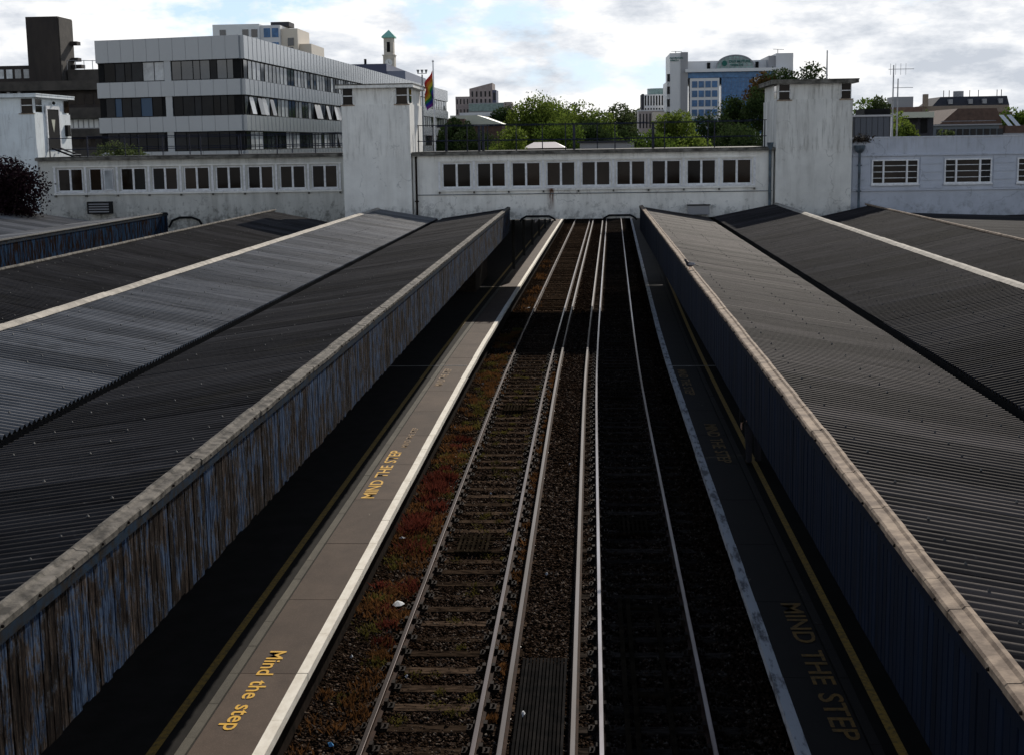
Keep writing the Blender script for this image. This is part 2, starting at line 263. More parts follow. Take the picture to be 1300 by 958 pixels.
# ------------------------------------------------------------------ mesh helpers
class MB:
    def __init__(s): s.v = []; s.f = []; s.mi = []
    def add(s, vs, fs, mi=0):
        n = len(s.v); s.v += [tuple(p) for p in vs]; s.f += [tuple(i+n for i in f) for f in fs]; s.mi += [mi]*len(fs); return s
    def box(s, x0, x1, y0, y1, z0, z1, mi=0):
        return s.add([(x0,y0,z0),(x1,y0,z0),(x1,y1,z0),(x0,y1,z0),(x0,y0,z1),(x1,y0,z1),(x1,y1,z1),(x0,y1,z1)],
                     [(0,3,2,1),(4,5,6,7),(0,1,5,4),(1,2,6,5),(2,3,7,6),(3,0,4,7)], mi)
    def prism(s, poly, z0, z1, mi=0):               # poly = ccw (x, y)
        n = len(poly)
        return s.add([(x,y,z0) for x,y in poly]+[(x,y,z1) for x,y in poly],
                     [tuple(range(n-1,-1,-1)), tuple(range(n,2*n))]+[(i,(i+1)%n,(i+1)%n+n,i+n) for i in range(n)], mi)
    def extr(s, prof, ys, off=lambda y: 0, mi=0, closed=True, mis=None):   # profile (x, z) swept along y
        n = len(prof); k = len(ys)
        vs = [(x+off(y), y, z) for y in ys for x, z in prof]; fs = []; m = []
        for j in range(k-1):
            for i in range(n if closed else n-1):
                a = j*n+i; b = j*n+(i+1)%n; fs.append((a, a+n, b+n, b)); m.append(mis[i] if mis else mi)
        if closed: fs += [tuple(range(n)), tuple(range(n*k-1, n*(k-1)-1, -1))]; m += [mi, mi]
        c = len(s.v); s.v += vs; s.f += [tuple(i+c for i in f) for f in fs]; s.mi += m; return s
    def tube(s, pts, r, n=6, mi=0):
        pts = [Vector(p) for p in pts]; rs = r if isinstance(r, (list, tuple)) else [r]*len(pts); vs = []; fs = []
        for i, p in enumerate(pts):
            d = (pts[min(i+1, len(pts)-1)]-pts[max(i-1, 0)]).normalized()
            a = d.cross(Vector((0,0,1)) if abs(d.z) < .9 else Vector((1,0,0))).normalized(); b = d.cross(a)
            vs += [p+rs[i]*(math.cos(2*math.pi*k/n)*a+math.sin(2*math.pi*k/n)*b) for k in range(n)]
        for j in range(len(pts)-1):
            fs += [(j*n+k, j*n+(k+1)%n, (j+1)*n+(k+1)%n, (j+1)*n+k) for k in range(n)]
        fs += [tuple(range(n-1,-1,-1)), tuple(range(n*(len(pts)-1), n*len(pts)))]
        return s.add(vs, fs, mi)
    def ball(s, c, r, sx=1, sy=1, sz=1, u=8, v=6, mi=0):
        vs = [(c[0], c[1], c[2]+r*sz)]; fs = []
        for j in range(1, v):
            for i in range(u):
                th = math.pi*j/v; ph = 2*math.pi*i/u
                vs.append((c[0]+r*sx*math.sin(th)*math.cos(ph), c[1]+r*sy*math.sin(th)*math.sin(ph), c[2]+r*sz*math.cos(th)))
        vs.append((c[0], c[1], c[2]-r*sz)); e = len(vs)-1
        for i in range(u):
            fs.append((0, 1+i, 1+(i+1)%u)); fs.append((e, e-u+(i+1)%u, e-u+i))
            for j in range(v-2): fs.append((1+j*u+i, 1+(j+1)*u+i, 1+(j+1)*u+(i+1)%u, 1+j*u+(i+1)%u))
        return s.add(vs, fs, mi)
    def mesh(s, name, mats, smooth=False):
        me = bpy.data.meshes.new(name); me.from_pydata(s.v, [], s.f)
        for m in (mats if isinstance(mats, (list, tuple)) else [mats]): me.materials.append(m)
        if any(s.mi): me.polygons.foreach_set('material_index', s.mi)
        if smooth: me.polygons.foreach_set('use_smooth', [True]*len(me.polygons))
        me.update(); return me
def ob(name, me, parent=None, loc=None, rot=None, kind=None, label=None, cat=None, group=None):
    o = bpy.data.objects.new(name, me); COL.objects.link(o)
    if parent: o.parent = parent
    if loc: o.location = loc
    if rot: o.rotation_euler = rot
    if kind: o['kind'] = kind
    if label: o['label'] = label
    if cat: o['category'] = cat
    if group: o['group'] = group
    return o
def thing(name, label, cat, loc=(0,0,0), group=None, rot=None): return ob(name, None, None, loc, rot, None, label, cat, group)
def part(name, mb, mat, parent, smooth=False, **k): return ob(name, mb.mesh(name, mat, smooth), parent, **k)
def c_(y):                                          # the tracks bend gently right beyond 45 m
    y = np.asarray(y, float); return .016*.5*((y-46)+np.sqrt((y-46)**2+80))-.016*.5*((-30)+math.sqrt(980))*1.0
def cv(y): return max(0.0, float(c_(y))-.0)
# ================================================================== SETTING: ground, track bed, platforms
part('ground', MB().add([(-3000,-40,-.62),(3000,-40,-.62),(3000,4500,-.62),(-3000,4500,-.62)], [(0,1,2,3)]), GRND, None, kind='structure')
ys = [4+1.5*i for i in range(100)]
bed = ob('track_bed', MB().extr([(-4.3,-.62),(-4.3,-.16),(-3.4,-.20),(-1.1,-.24),(-.7,-.2),(-.2,-.24),(2.0,-.24),(2.7,-.20),(2.7,-.62)], ys, cv, closed=False).mesh('track_bed', BALL), kind='structure')
def platform(name, side, xe, xin, xfar, asph, slab, edge_m):
    """side -1: platform lies to the left of its edge xe; xin = inner edge of the paved strip"""
    s = side; P = ob(name, None, None, kind='structure')
    def X(a, b): return (min(a,b), max(a,b))
    a, b = X(xin+s*.13, xfar)
    part('platform_surface', MB().extr([(a,.3),(a,.915),(b,.915),(b,.3)][::1], ys, cv), asph, P, kind=None)
    a, b = X(xe+s*.33, xfar-s*.3)
    part('platform_face', MB().extr([(a,-.6),(a,.80),(b,.80),(b,-.6)], ys, cv), BRICKF, P)
    # white coping stones, paving slabs and the grey strip, piece by piece
    a, b = X(xe, xe+s*.15); cm = MB().box(a, b, .008, 1.492, .80, .922).mesh('coping_stone', edge_m)
    a2, b2 = X(xe+s*.155, xin-s*.028); sm = MB().box(a2, b2, .008, 2.992, .80, .915).mesh('paving_slab', slab)
    a3, b3 = X(xin, xin+s*.125); bm = MB().box(a3, b3, .005, .995, .80, .917).mesh('strip_paver', BAND if s < 0 else slab)
    lo = MB().extr([(min(xe+s*.02, xin+s*.3),.80),(min(xe+s*.02, xin+s*.3),.885),(max(xe+s*.02, xin+s*.3),.885),(max(xe+s*.02, xin+s*.3),.80)], ys, cv)
    part('joint_bed', lo, BLACK, P)
    def rz(y, l): return -math.atan2(cv(y+l)-cv(y), l)
    for i in range(82):
        y = 5.2+1.5*i; ob('coping_stone', cm, P, (cv(y)+random.uniform(-.004,.004), y, random.uniform(-.003,.004)), (0,0,rz(y,1.5)))
    for i in range(41):
        y = 5.2+3*i; ob('paving_slab', sm, P, (cv(y), y, random.uniform(-.002,.002)), (0,0,rz(y,3)))
    for i in range(110):
        y = 5.2+i; ob('strip_paver', bm, P, (cv(y), y, random.uniform(-.002,.003)), (0,0,rz(y,1)))
    return P
PL = platform('left_platform', -1, -3.90, -4.86, -16.6, ASPH, SLAB, EDGE)
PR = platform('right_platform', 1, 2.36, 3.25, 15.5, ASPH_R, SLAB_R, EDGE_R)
for P, x in ((PL, -5.27), (PR, 3.58)):
    part('yellow_line', MB().extr([(x-.055,.916),(x-.055,.920),(x+.055,.920),(x+.055,.916)], ys[:80], cv), YEL, P)
part('cross_strip', MB().box(-8.5, -4.05, 42.6, 42.66, .91, .924), STEEL, PL); part('cross_strip', MB().box(2.52, 6.5, 42.3, 42.36, .91, .924), STEEL, PR)  # thin metal strip laid across each platform
part('far_left_platform', MB().box(-60, -19.9, 2, 130, -.6, .915), ASPH, None, kind='structure')
part('far_right_platform', MB().box(19.5, 60, 2, 130, -.6, .915), ASPH_R, None, kind='structure')
def lettering(text, P, x_base, y0, y1, height, up, mat, bold=.012):
    """up=-1: reads away from the viewer, letter tops to the left; up=+1: reads towards the viewer"""
    cu = bpy.data.curves.new('lettering', 'FONT'); cu.body = text; cu.size = 1; cu.offset = bold; cu.extrude = .0; cu.space_word = 1.35; cu.resolution_u = 3
    o = bpy.data.objects.new('tmp', cu); COL.objects.link(o); dg = bpy.context.evaluated_depsgraph_get()
    me = bpy.data.meshes.new_from_object(o.evaluated_get(dg)); COL.objects.unlink(o); bpy.data.objects.remove(o)
    co = np.empty(len(me.vertices)*3); me.vertices.foreach_get('co', co); co = co.reshape(-1, 3)
    xs = (co[:,0]-co[:,0].min())/(co[:,0].max()-co[:,0].min()); hs = co[:,1]/.72*height
    Y = y0+(y1-y0)*xs; X = x_base+up*hs+np.array([cv(v) for v in Y])
    out = np.stack([X, Y, np.full(len(X), .9245)], 1); me.vertices.foreach_set('co', out.ravel()); me.update()
    me.materials.clear(); me.materials.append(mat); me.name = 'lettering'
    return ob('lettering', me, P)
lettering('MIND THE STEP', PL, -4.47, 26.3, 30.55, .275, -1, YTXT, .012)
lettering('MIND THE STEP', PL, -4.42, 30.9, 33.1, .15, -1, YFAD)
lettering('Mind the step', PL, -4.60, 18.0, 15.4, .24, 1, YTXT)
lettering('MIND THE STEP', PL, -4.50, 39.0, 42.0, .24, -1, YFAD)
lettering('MIND THE STEP', PR, 2.88, 20.1, 15.3, .31, 1, YDIM)
lettering('MIND THE STEP', PR, 2.80, 33.4, 29.3, .30, 1, YDIM); lettering('MIND THE STEP', PR, 2.62, 41.6, 37.4, .27, 1, YDIM)
# ================================================================== TRACKS
ysr = [6+2.0*i for i in range(72)]
def rail_mesh(x, top, cond=False):
    hw, fw, h = (.034,.07,.155) if not cond else (.036,.07,.15)
    pr = [(x-hw,top-.004),(x-hw+.006,top),(x+hw-.006,top),(x+hw,top-.004),(x+hw,top-.045),(x+.01,top-.06),(x+.01,top-h+.03),(x+fw,top-h+.012),(x+fw,top-h),
          (x-fw,top-h),(x-fw,top-h+.012),(x-.01,top-h+.03),(x-.01,top-.06),(x-hw,top-.045)]
    mis = [1,1,1]+[0]*11
    return MB().extr(pr[::-1], ysr, cv, mis=(mis[::-1][1:]+mis[::-1][:1]))
def track(name, label, xl, xr, xc, slm, rtm):
    T = thing(name, label, 'railway track')
    part('rail', rail_mesh(xl, 0), [RUSTY, rtm], T); part('rail', rail_mesh(xr, 0), [RUSTY, rtm], T)
    part('conductor_rail', rail_mesh(xc, .06, True), [RUSTY, CONDTOP], T)
    xm = (xl+xr)/2; sms = []
    for k in range(4):
        mb = MB(); j = [random.uniform(-.012,.012) for _ in range(8)]
        mb.add([(-1.3+j[0]*4,-.125+j[1],-.12),(1.3+j[2]*4,-.125+j[3],-.12),(1.3+j[2]*4,.125+j[4],-.12),(-1.3+j[0]*4,.125+j[5],-.12),
                (-1.3+j[0]*4,-.118+j[1],0),(1.3+j[2]*4,-.118+j[3],j[6]*.4),(1.3+j[2]*4,.118+j[4],0),(-1.3+j[0]*4,.118+j[5],j[7]*.4)],
               [(0,3,2,1),(4,5,6,7),(0,1,5,4),(1,2,6,5),(2,3,7,6),(3,0,4,7)]); sms.append(mb.mesh('sleeper', slm))
    ch = MB().box(-.19,.19,-.09,.09,0,.03); ch.box(.045,.10,-.06,.06,.03,.11); ch.box(-.10,-.045,-.06,.06,.03,.11)
    for q in (-.15,.15): ch.tube([(q,0,.03),(q,0,.07)], .02, 6)
    chm = ch.mesh('rail_chair', CHAIR)
    ins = MB().tube([(0,0,-.16),(0,0,-.11),(0,0,-.10),(0,0,-.03)], [.07,.07,.045,.045], 8).mesh('insulator', CERAM)
    n = 190
    for i in range(n):
        y = 12.3+.70*i; o = cv(y); r = -math.atan2(cv(y+1)-o, 1)
        s = ob('sleeper', random.choice(sms), T, (xm+o+random.uniform(-.03,.03), y, -.172+random.uniform(-.018,.008)), (0,0,r+random.uniform(-.012,.012)))
        if i < 75:
            for x in (xl, xr): ob('rail_chair', chm, s, (x-xm, 0, .002))
        if i % 4 == 0 and i < 90: ob('insulator', ins, T, (xc+o, y+.35, -.065))
    return T
TL = track('railway_track', 'left railway track, sunlit brown timber sleepers beside the weeds', -3.15, -1.64, -1.27, SLEEP, RAILTOP_L)
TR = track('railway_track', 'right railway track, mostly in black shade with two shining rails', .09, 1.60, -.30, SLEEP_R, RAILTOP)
def rock_field(name, x0, x1, y0, y1, n, size, zf, mat, T=None):
    px = rng.uniform(x0, x1, n); py = y0+(y1-y0)*rng.uniform(0, 1, n)**1.35
    base = np.array([[1,0,0],[-1,0,0],[0,1,0],[0,-1,0],[0,0,1],[0,0,-1]], float)
    F = np.array([[0,2,4],[2,1,4],[1,3,4],[3,0,4],[2,0,5],[1,2,5],[3,1,5],[0,3,5]])
    V = base[None]*rng.uniform(.5, 1.25, (n,6,1))+rng.normal(0,.18,(n,6,3))
    a = rng.uniform(0, 6.28, n); c, s = np.cos(a), np.sin(a)
    X = V[...,0]*c[:,None]-V[...,1]*s[:,None]; Y = V[...,0]*s[:,None]+V[...,1]*c[:,None]
    sz = size*rng.uniform(.6, 1.35, n)[:,None]
    V = np.stack([X*sz, Y*sz, V[...,2]*sz*.75], -1)
    off = np.maximum(0, c_(py)); pz = zf(px)+rng.uniform(-.012,.02,n)
    V += np.stack([px+off, py, pz], -1)[:,None,:]
    T3 = (F[None]+6*np.arange(n)[:,None,None]).reshape(-1)
    me = bpy.data.meshes.new(name); me.vertices.add(n*6); me.vertices.foreach_set('co', V.ravel())
    nf = n*8; me.loops.add(nf*3); me.loops.foreach_set('vertex_index', T3); me.polygons.add(nf)
    me.polygons.foreach_set('loop_start', np.arange(0, nf*3, 3)); me.polygons.foreach_set('loop_total', np.full(nf, 3))
    me.update(calc_edges=True); me.materials.append(mat); return ob(name, me, kind='stuff')
def zf(x):
    z = np.full_like(x, -.20); z = np.where(x < -3.45, -.17, z); z = np.where((x > -1.15)&(x < -.4), -.16, z); z = np.where(x > 2.0, -.18, z); return z
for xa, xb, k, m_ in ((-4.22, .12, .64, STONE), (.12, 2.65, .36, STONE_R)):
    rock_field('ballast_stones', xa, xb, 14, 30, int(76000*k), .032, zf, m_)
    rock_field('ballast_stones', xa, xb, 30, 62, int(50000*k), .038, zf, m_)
    rock_field('ballast_stones', xa, xb, 60, 128, int(24000*k), .042, zf, STONE_R)  # far bed takes the stone with shade in its colour
def weeds(name, n, mat, xs, yr, h, seed, spread=.16, per=90):
    r = np.random.default_rng(seed); V = []; 
    cx = r.uniform(xs[0], xs[1], n); cy = yr[0]+(yr[1]-yr[0])*r.uniform(0,1,n)
    for x, y in zip(cx, cy):
        k = int(per*r.uniform(.5,1.4)); R = spread*r.uniform(.6,1.5)
        p = np.stack([r.normal(x, R*.6, k), r.normal(y, R, k), np.full(k, -.19)], 1); keep = (p[:,0] > -4.22); p = p[keep]; k = len(p)
        hh = h*r.uniform(.4,1.2,k)*np.exp(-((p[:,0]-x)**2+(p[:,1]-y)**2)/(2*R*R)*.5)
        d = r.normal(0, .5, (k,3)); d[:,2] = 1; tip = p+d*hh[:,None]
        wv = r.normal(0, 1, (k,3)); wv[:,2] *= .4; wv *= (.009+.012*r.uniform(0,1,k))[:,None]/np.linalg.norm(wv,axis=1)[:,None]
        mid = p+d*hh[:,None]*.55
        V.append(np.stack([p, mid+wv, tip, mid-wv], 1))
    V = np.concatenate(V); m = len(V); V[...,0] += np.maximum(0, c_(V[...,1]))
    me = bpy.data.meshes.new(name); me.from_pydata(V.reshape(-1,3).tolist(), [], np.arange(m*4).reshape(-1,4).tolist()); me.materials.append(mat)
    return ob(name, me, kind='stuff')
weeds('red_weeds', 18, WEED_R, (-4.0,-3.4), (19,37), .17, 1, .15, 120); weeds('red_weeds', 9, WEED_R, (-3.95,-3.45), (24.5,32), .26, 5, .24, 260)
weeds('brown_weeds', 150, WEED_B, (-4.1,-3.25), (16,58), .15, 2, .20, 90); weeds('brown_weeds', 40, WEED_B, (-1.5,-1.35), (18,50), .13, 6, .09, 50)
weeds('olive_weeds', 60, WEED_G, (-4.0,-3.3), (18,60), .13, 3); weeds('olive_weeds', 70, WEED_G, (-3.0,-1.75), (16,50), .07, 4, .10, 45)
weeds('brown_weeds', 12, WEED_B, (-3.9,-3.3), (60,95), .3, 8, .3, 60)
# slatted timber cover boards in the four-foot, and the grating between the tracks
cb_lab = {(-2.46,26.5): 'slatted dark timber cover lying between the sunlit left rails, nearest one', (-2.42,40.8): 'slatted timber cover between the left rails, further off near the faded lettering',
          (.83,27.8): 'dark slatted timber cover in the shade between the right rails, nearer one', (.84,42.9): 'dark slatted timber cover in the shade between the right rails, further one'}
for (x, y), lb in cb_lab.items():
    T = thing('cable_cover', lb, 'cover', (x, y, -.13), 'slatted covers between the rails')
    for i in range(7): part('slat', MB().box(-.30+.095*i, -.25+.095*i, -.62, .62, .03, .065), WOODG, T)
    for q in (-.45, 0, .45): part('crossbar', MB().box(-.36, .40, q-.03, q+.03, 0, .028), WOODG, T)
    for q in (-.5, .5): part('bearer', MB().box(-.68, .68, q-.025+.06, q+.025+.06, -.03, -.002), WOODG, T)
T = thing('walkway_grating', 'grey slatted grating lying on the ballast between the two tracks', 'grating', (-.78, 16.2, -.12))
gm = MB().box(-.018,.018,0,4.1,0,.05).mesh('slat', GRATE)
for i in range(13): ob('slat', gm, T, (-.33+.055*i, 0, random.uniform(0,.006)))
for q in (.3, 2.0, 3.7): part('crossbar', MB().box(-.37,.37,q,q+.06,-.03,-.001), GRATE, T)
T = thing('timber_walkway', 'long dark timber baulks laid lengthwise between the right rails', 'walkway', (.84, 14.5, -.12))
for x in (-.42, -.28, .20): part('baulk', MB().box(x, x+.075, 0, 8.6, 0, .06), WOODG, T)
for q in (1.5, 4.5, 8.3): part('crosspiece', MB().box(-.5, .34, q, q+.14, -.05, -.002), WOODG, T)
# litter
def scrap(name, label, x, y, z, sx, sy, mat, cat='litter', n=7):
    mb = MB(); vs = [(math.cos(6.28*i/n)*sx*random.uniform(.6,1.2), math.sin(6.28*i/n)*sy*random.uniform(.6,1.2), random.uniform(0,.05)) for i in range(n)]+[(0,0,.06),(0,0,-.01)]
    mb.add(vs, [(i,(i+1)%n,n) for i in range(n)]+[((i+1)%n,i,n+1) for i in range(n)]); ob(name, mb.mesh(name, mat), None, (x,y,z), None, None, label, cat, 'litter beside the left track')
PAPER = M('white_paper', (.62,.64,.66), (.45,.46,.48)); BLUEP = M('blue_plastic', (.08,.28,.55), (.06,.2,.4))
scrap('paper_scrap', 'crumpled white paper among the red weeds against the platform foot', -4.0, 26.9, -.12, .10, .06, PAPER)
scrap('paper_scrap', 'white torn wrapper lying just behind the crumpled paper by the red weeds', -4.02, 27.8, -.12, .06, .05, PAPER)
scrap('plastic_bag', 'pale flattened bag in the ballast outside the left rail', -3.50, 22.9, -.12, .13, .18, PAPER)
scrap('plastic_bottle', 'blue plastic scrap in the ballast at the near end of the platform foot', -3.62, 17.2, -.12, .06, .05, BLUEP)
for sx_, sy_, lb_ in ((-4.05,31.5,'tiny pale scrap at the platform foot level with the lettering'),(-3.6,34.2,'tiny pale scrap among weeds just beyond the sunlit lettering'),(-4.0,38.0,'tiny pale scrap at the platform foot below the faded lettering'),(-3.9,20.4,'tiny pale scrap at the platform foot nearer than the flattened bag'),(-2.4,30.5,'tiny pale scrap between the left rails beyond the nearest cover'),(-.9,24.6,'tiny pale scrap between the tracks beyond the grating'),(-3.75,45,'tiny pale scrap among far brown weeds near the bridge shadow'),(-.6,33.4,'tiny pale scrap between the tracks, furthest from the grating'),(-2.9,19.6,'tiny pale scrap inside the left rail nearest the camera')): scrap('paper_scrap', lb_, sx_, sy_, -.13, .035, .03, PAPER)
scrap('paper_scrap', 'small white scrap next to the grating between the tracks', -1.02, 18.2, -.10, .04, .09, PAPER)
scrap('paper_scrap', 'white scrap beside the left rail far off under the bridge shadow', -3.2, 66, -.12, .14, .14, PAPER)
# ================================================================== CANOPIES
SHW = 1.05; PITCH_C = .15
def sheet_mesh(x0, z0, x1, z1, mat, flat=False):
    L_ = math.hypot(x1-x0, z1-z0); nx, nz = -(z1-z0)/L_, (x1-x0)/L_
    if nz < 0: nx, nz = -nx, -nz
    n = 7*8; vs = []; fs = []
    for i in range(n+1):
        y = i*SHW/n; h = .026*math.sin(2*math.pi*y/PITCH_C)
        for k in (0, .5, 1):
            sag = -.006*(k == .5)
            vs.append((x0+(x1-x0)*k+nx*(h+sag), y, z0+(z1-z0)*k+nz*(h+sag)))
    for i in range(n):
        for k in range(2): a = i*3+k; fs.append((a, a+3, a+4, a+1) if x1 < x0 else (a, a+1, a+4, a+3))
    return MB().add(vs, fs).mesh('roof_sheet', mat, True)
def canopy(name, label, prof, mats, y0, y1, valances, ridge_m, cap_m, ridges=(), valleys=(), detail=True, skew=0, cols=(), group='platform canopies'):
    C = thing(name, label, 'canopy', (0, 0, 0), group)
    if skew: C.rotation_euler = (0,0,skew)
    ns = int((y1-y0)/SHW)
    bolts = MB(); bm = M('sheet_bolt', (.12,.115,.105), (.05,.047,.044), rough=.6) if 'sheet_bolt' not in bpy.data.materials else bpy.data.materials['sheet_bolt']
    vset = [v[0] for v in valleys]
    for si in range(len(prof)-1):
        (xa, za), (xb, zb) = prof[si], prof[si+1]
        g = .13/abs(xb-xa)                       # the sheets stop short of the valley gutter
        if xb in vset: xb, zb = xb-(xb-xa)*g, zb-(zb-za)*g
        elif xa in vset: xa, za = xa+(xb-xa)*g, za+(zb-za)*g
        sm = sheet_mesh(xa, za, xb, zb, mats[si])
        for i in range(ns):
            y = y0+SHW*i
            ob('roof_sheet', sm, C, (0, y, (i % 2)*.004+random.uniform(-.003,.003)), (random.uniform(-.0015,.0015), 0, 0))
        if detail:
            for i in range(ns*7):
                if i % 4: continue
                y = y0+i*PITCH_C+PITCH_C/4
                for k in (.14, .5, .86):
                    if random.random() < .3: continue
                    x = xa+(xb-xa)*k+random.uniform(-.02,.02); z = za+(zb-za)*k+.026
                    r = .013
                    bolts.add([(x-r,y-r,z),(x+r,y-r,z),(x+r,y+r,z),(x-r,y+r,z),(x,y,z+.022)], [(0,1,4),(1,2,4),(2,3,4),(3,0,4)])
    if bolts.v: part('roof_bolts', bolts, bm, C, kind='stuff')
    # ridge capping, lapped pieces
    for xr, zr in ridges:
        rm = MB().extr([(xr-.15,zr-.002),(xr-.06,zr+.05),(xr,zr+.065),(xr+.06,zr+.05),(xr+.15,zr-.002),(xr,zr+.03)][::-1], [0, 1.24]).mesh('ridge_cap', ridge_m)
        for i in range(int((y1-y0)/1.2)): ob('ridge_cap', rm, C, (random.uniform(-.006,.006), y0+1.2*i, random.uniform(0,.006)), (.004, 0, random.uniform(-.003,.003)))
    for xv, zv in valleys:
        part('valley_gutter', MB().extr([(xv-.24,zv-.03),(xv-.23,zv-.26),(xv+.23,zv-.26),(xv+.24,zv-.03),(xv+.21,zv-.03),(xv+.20,zv-.23),(xv-.20,zv-.23),(xv-.21,zv-.03)], [y0, y1]), BLACK, C)
    for xe, ze, outw, vm, depth in valances:
        # lapped edge capping with a rolled inner lip
        s = outw
        pr = [(xe+s*.030,ze-.02),(xe+s*.034,ze+.03),(xe+s*.018,ze+.045),(xe-s*.06,ze+.048),(xe-s*.08,ze+.066),(xe-s*.115,ze+.062),(xe-s*.14,ze+.02),(xe-s*.135,ze+.0),(xe+s*.018,ze+.0),(xe+s*.018,ze-.02)]
        if s > 0: pr = pr[::-1]
        cp = MB().extr(pr, [0, .02, .58, .64]).mesh('edge_cap', cap_m)
        for i in range(int((y1-y0)/.6)):
            if i >= 110: break
            ob('edge_cap', cp, C, (random.uniform(-.006,.006), y0+.6*i, random.uniform(0,.005)), (-.002, 0, random.uniform(-.002,.002)))
        part('fascia_rail', MB().box(min(xe, xe+s*.022), max(xe, xe+s*.022), y0, y1, ze-.11, ze-.022), NAVY if vm is NAVY else FASC, C)
        cb = MB()
        for i in range(int((y1-y0)/.6)):
            y = y0+.6*i+.3; cb.ball((xe+s*.036, y, ze+.012), .014, u=6, v=4)
        part('cap_bolts', cb, CHAIR, C, kind='stuff')
        bw = .13; nb = int((y1-y0)/bw); bms = []
        for k in range(6):
            j = random.uniform(-.02,.02) if vm is not NAVY else 0; t = .006
            x0, x1 = (0, s*.024); g = .011
            pr = [(x0, 0), (x1-s*t, 0), (x1, t), (x1, bw-g-t), (x1-s*t, bw-g), (x0, bw-g)]
            if s < 0: pr = pr[::-1]
            mb = MB().prism(pr, -depth+j, 0)
            bms.append(mb.mesh('valance_board', vm))
        rest = MB()
        for i in range(nb):
            y = y0+bw*i; xo = xe-s*.026+random.uniform(-.003,.004)
            if i < 300: ob('valance_board', random.choice(bms), C, (xo, y, ze-.10), (random.uniform(-.003,.003), 0, 0))
            else: rest.box(min(xo, xo+s*.024), max(xo, xo+s*.024), y, y+bw-.007, ze-.10-depth, ze-.10)
        if rest.v: part('valance_boards', rest, vm, C, kind='stuff')
        part('valance_batten', MB().box(min(xe-s*.03,xe-s*.09), max(xe-s*.03,xe-s*.09), y0, y1, ze-.3-depth*.5, ze-.2-depth*.5), DARK, C)
    for xc, zt in cols:
        cm = MB(); cm.tube([(0,0,.9),(0,0,1.3),(0,0,1.35),(0,0,zt-.35)], [.14,.14,.09,.08], 10)
        cm.box(-2.6,2.6,-.05,.05,zt-.36,zt-.2); cm.tube([(0,0,zt-1.2),(.9,0,zt-.36)], .05); cm.tube([(0,0,zt-1.2),(-.9,0,zt-.36)], .05)
        me = cm.mesh('column', DARK)
        for i in range(7): ob('column', me, C, (xc, y0+6+8.8*i, 0))
    return C
eL, vL, rL, v2L, e2L = (-3.86,4.97),(-7.12,4.52),(-10.08,5.03),(-12.0,4.34),(-15.2,5.0)
canopy('platform_canopy', 'left platform canopy with peeling blue and brown board valance beside the sunlit strip', [eL, vL, rL, v2L, e2L],
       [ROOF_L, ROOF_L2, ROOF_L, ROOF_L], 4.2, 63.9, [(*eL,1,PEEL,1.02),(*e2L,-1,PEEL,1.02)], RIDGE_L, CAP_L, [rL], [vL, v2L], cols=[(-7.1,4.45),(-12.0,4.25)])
eR, vR, rR, v2R, e2R = (2.30,4.97),(5.52,4.42),(8.58,5.02),(10.3,4.34),(12.9,4.9)
canopy('platform_canopy', 'right platform canopy with plain navy board valance and sandy edge capping', [eR, vR, rR, v2R, e2R],
       [ROOF_R, ROOF_R2, ROOF_R, ROOF_R2], 4.2, 63.9, [(*eR,-1,NAVY,1.02),(*e2R,1,NAVY,1.02)], RIDGE_L, CAP_R, [rR], [vR, v2R], cols=[(5.5,4.35),(10.3,4.25)])
canopy('platform_canopy', 'far left low canopy with dark blue peeling valance under the purple tree', [(-20.6,4.9),(-24.2,4.6),(-28,5.2)],
       [ROOF_L2, ROOF_L2], 30, 64.4, [(-20.6,4.9,1,PEELD,.85)], RIDGE_L, BLACK, [], [], detail=False, cols=[(-24,4.5)])
canopy('platform_canopy', 'far right canopy with dull brown roof below the pale blue wing', [(13.9,4.55),(19,4.35),(26,4.5)],
       [ROOF_L, ROOF_L], 20, 63.2, [], RIDGE_L, BLACK, [], [], detail=False, cols=[(21,4.5)])
for lab, pr, vm in (('plain canopy over the left platform beyond the bridge building', [(-3.5,4.7),(-7.1,4.4),(-15,4.7)], PEEL), ('plain canopy over the right platform beyond the bridge building', [(2.3,4.9),(6,4.4),(12.9,4.7)], NAVY)):
    C = thing('platform_canopy', lab, 'canopy', (0,0,0), 'platform canopies')
    mb = MB(); mb.extr([(x,z) for x,z in pr]+[(x,z-.12) for x,z in pr[::-1]], [72.5, 130], cv); part('roof_slope', mb, ROOF_L, C)
    x, z = pr[0]; s = 1 if x < 0 else -1
    part('valance', MB().extr([(x,z),(x+s*.03,z),(x+s*.03,z-1),(x,z-1)][::-1 if s>0 else 1], [72.5+2*i for i in range(29)], cv), vm, C)
    for i in range(6): part('column', MB().tube([(x-s*1.4+cv(76+9*i), 76+9*i, .9),(x-s*1.4+cv(76+9*i), 76+9*i, 4.5)], .1), DARK, C)
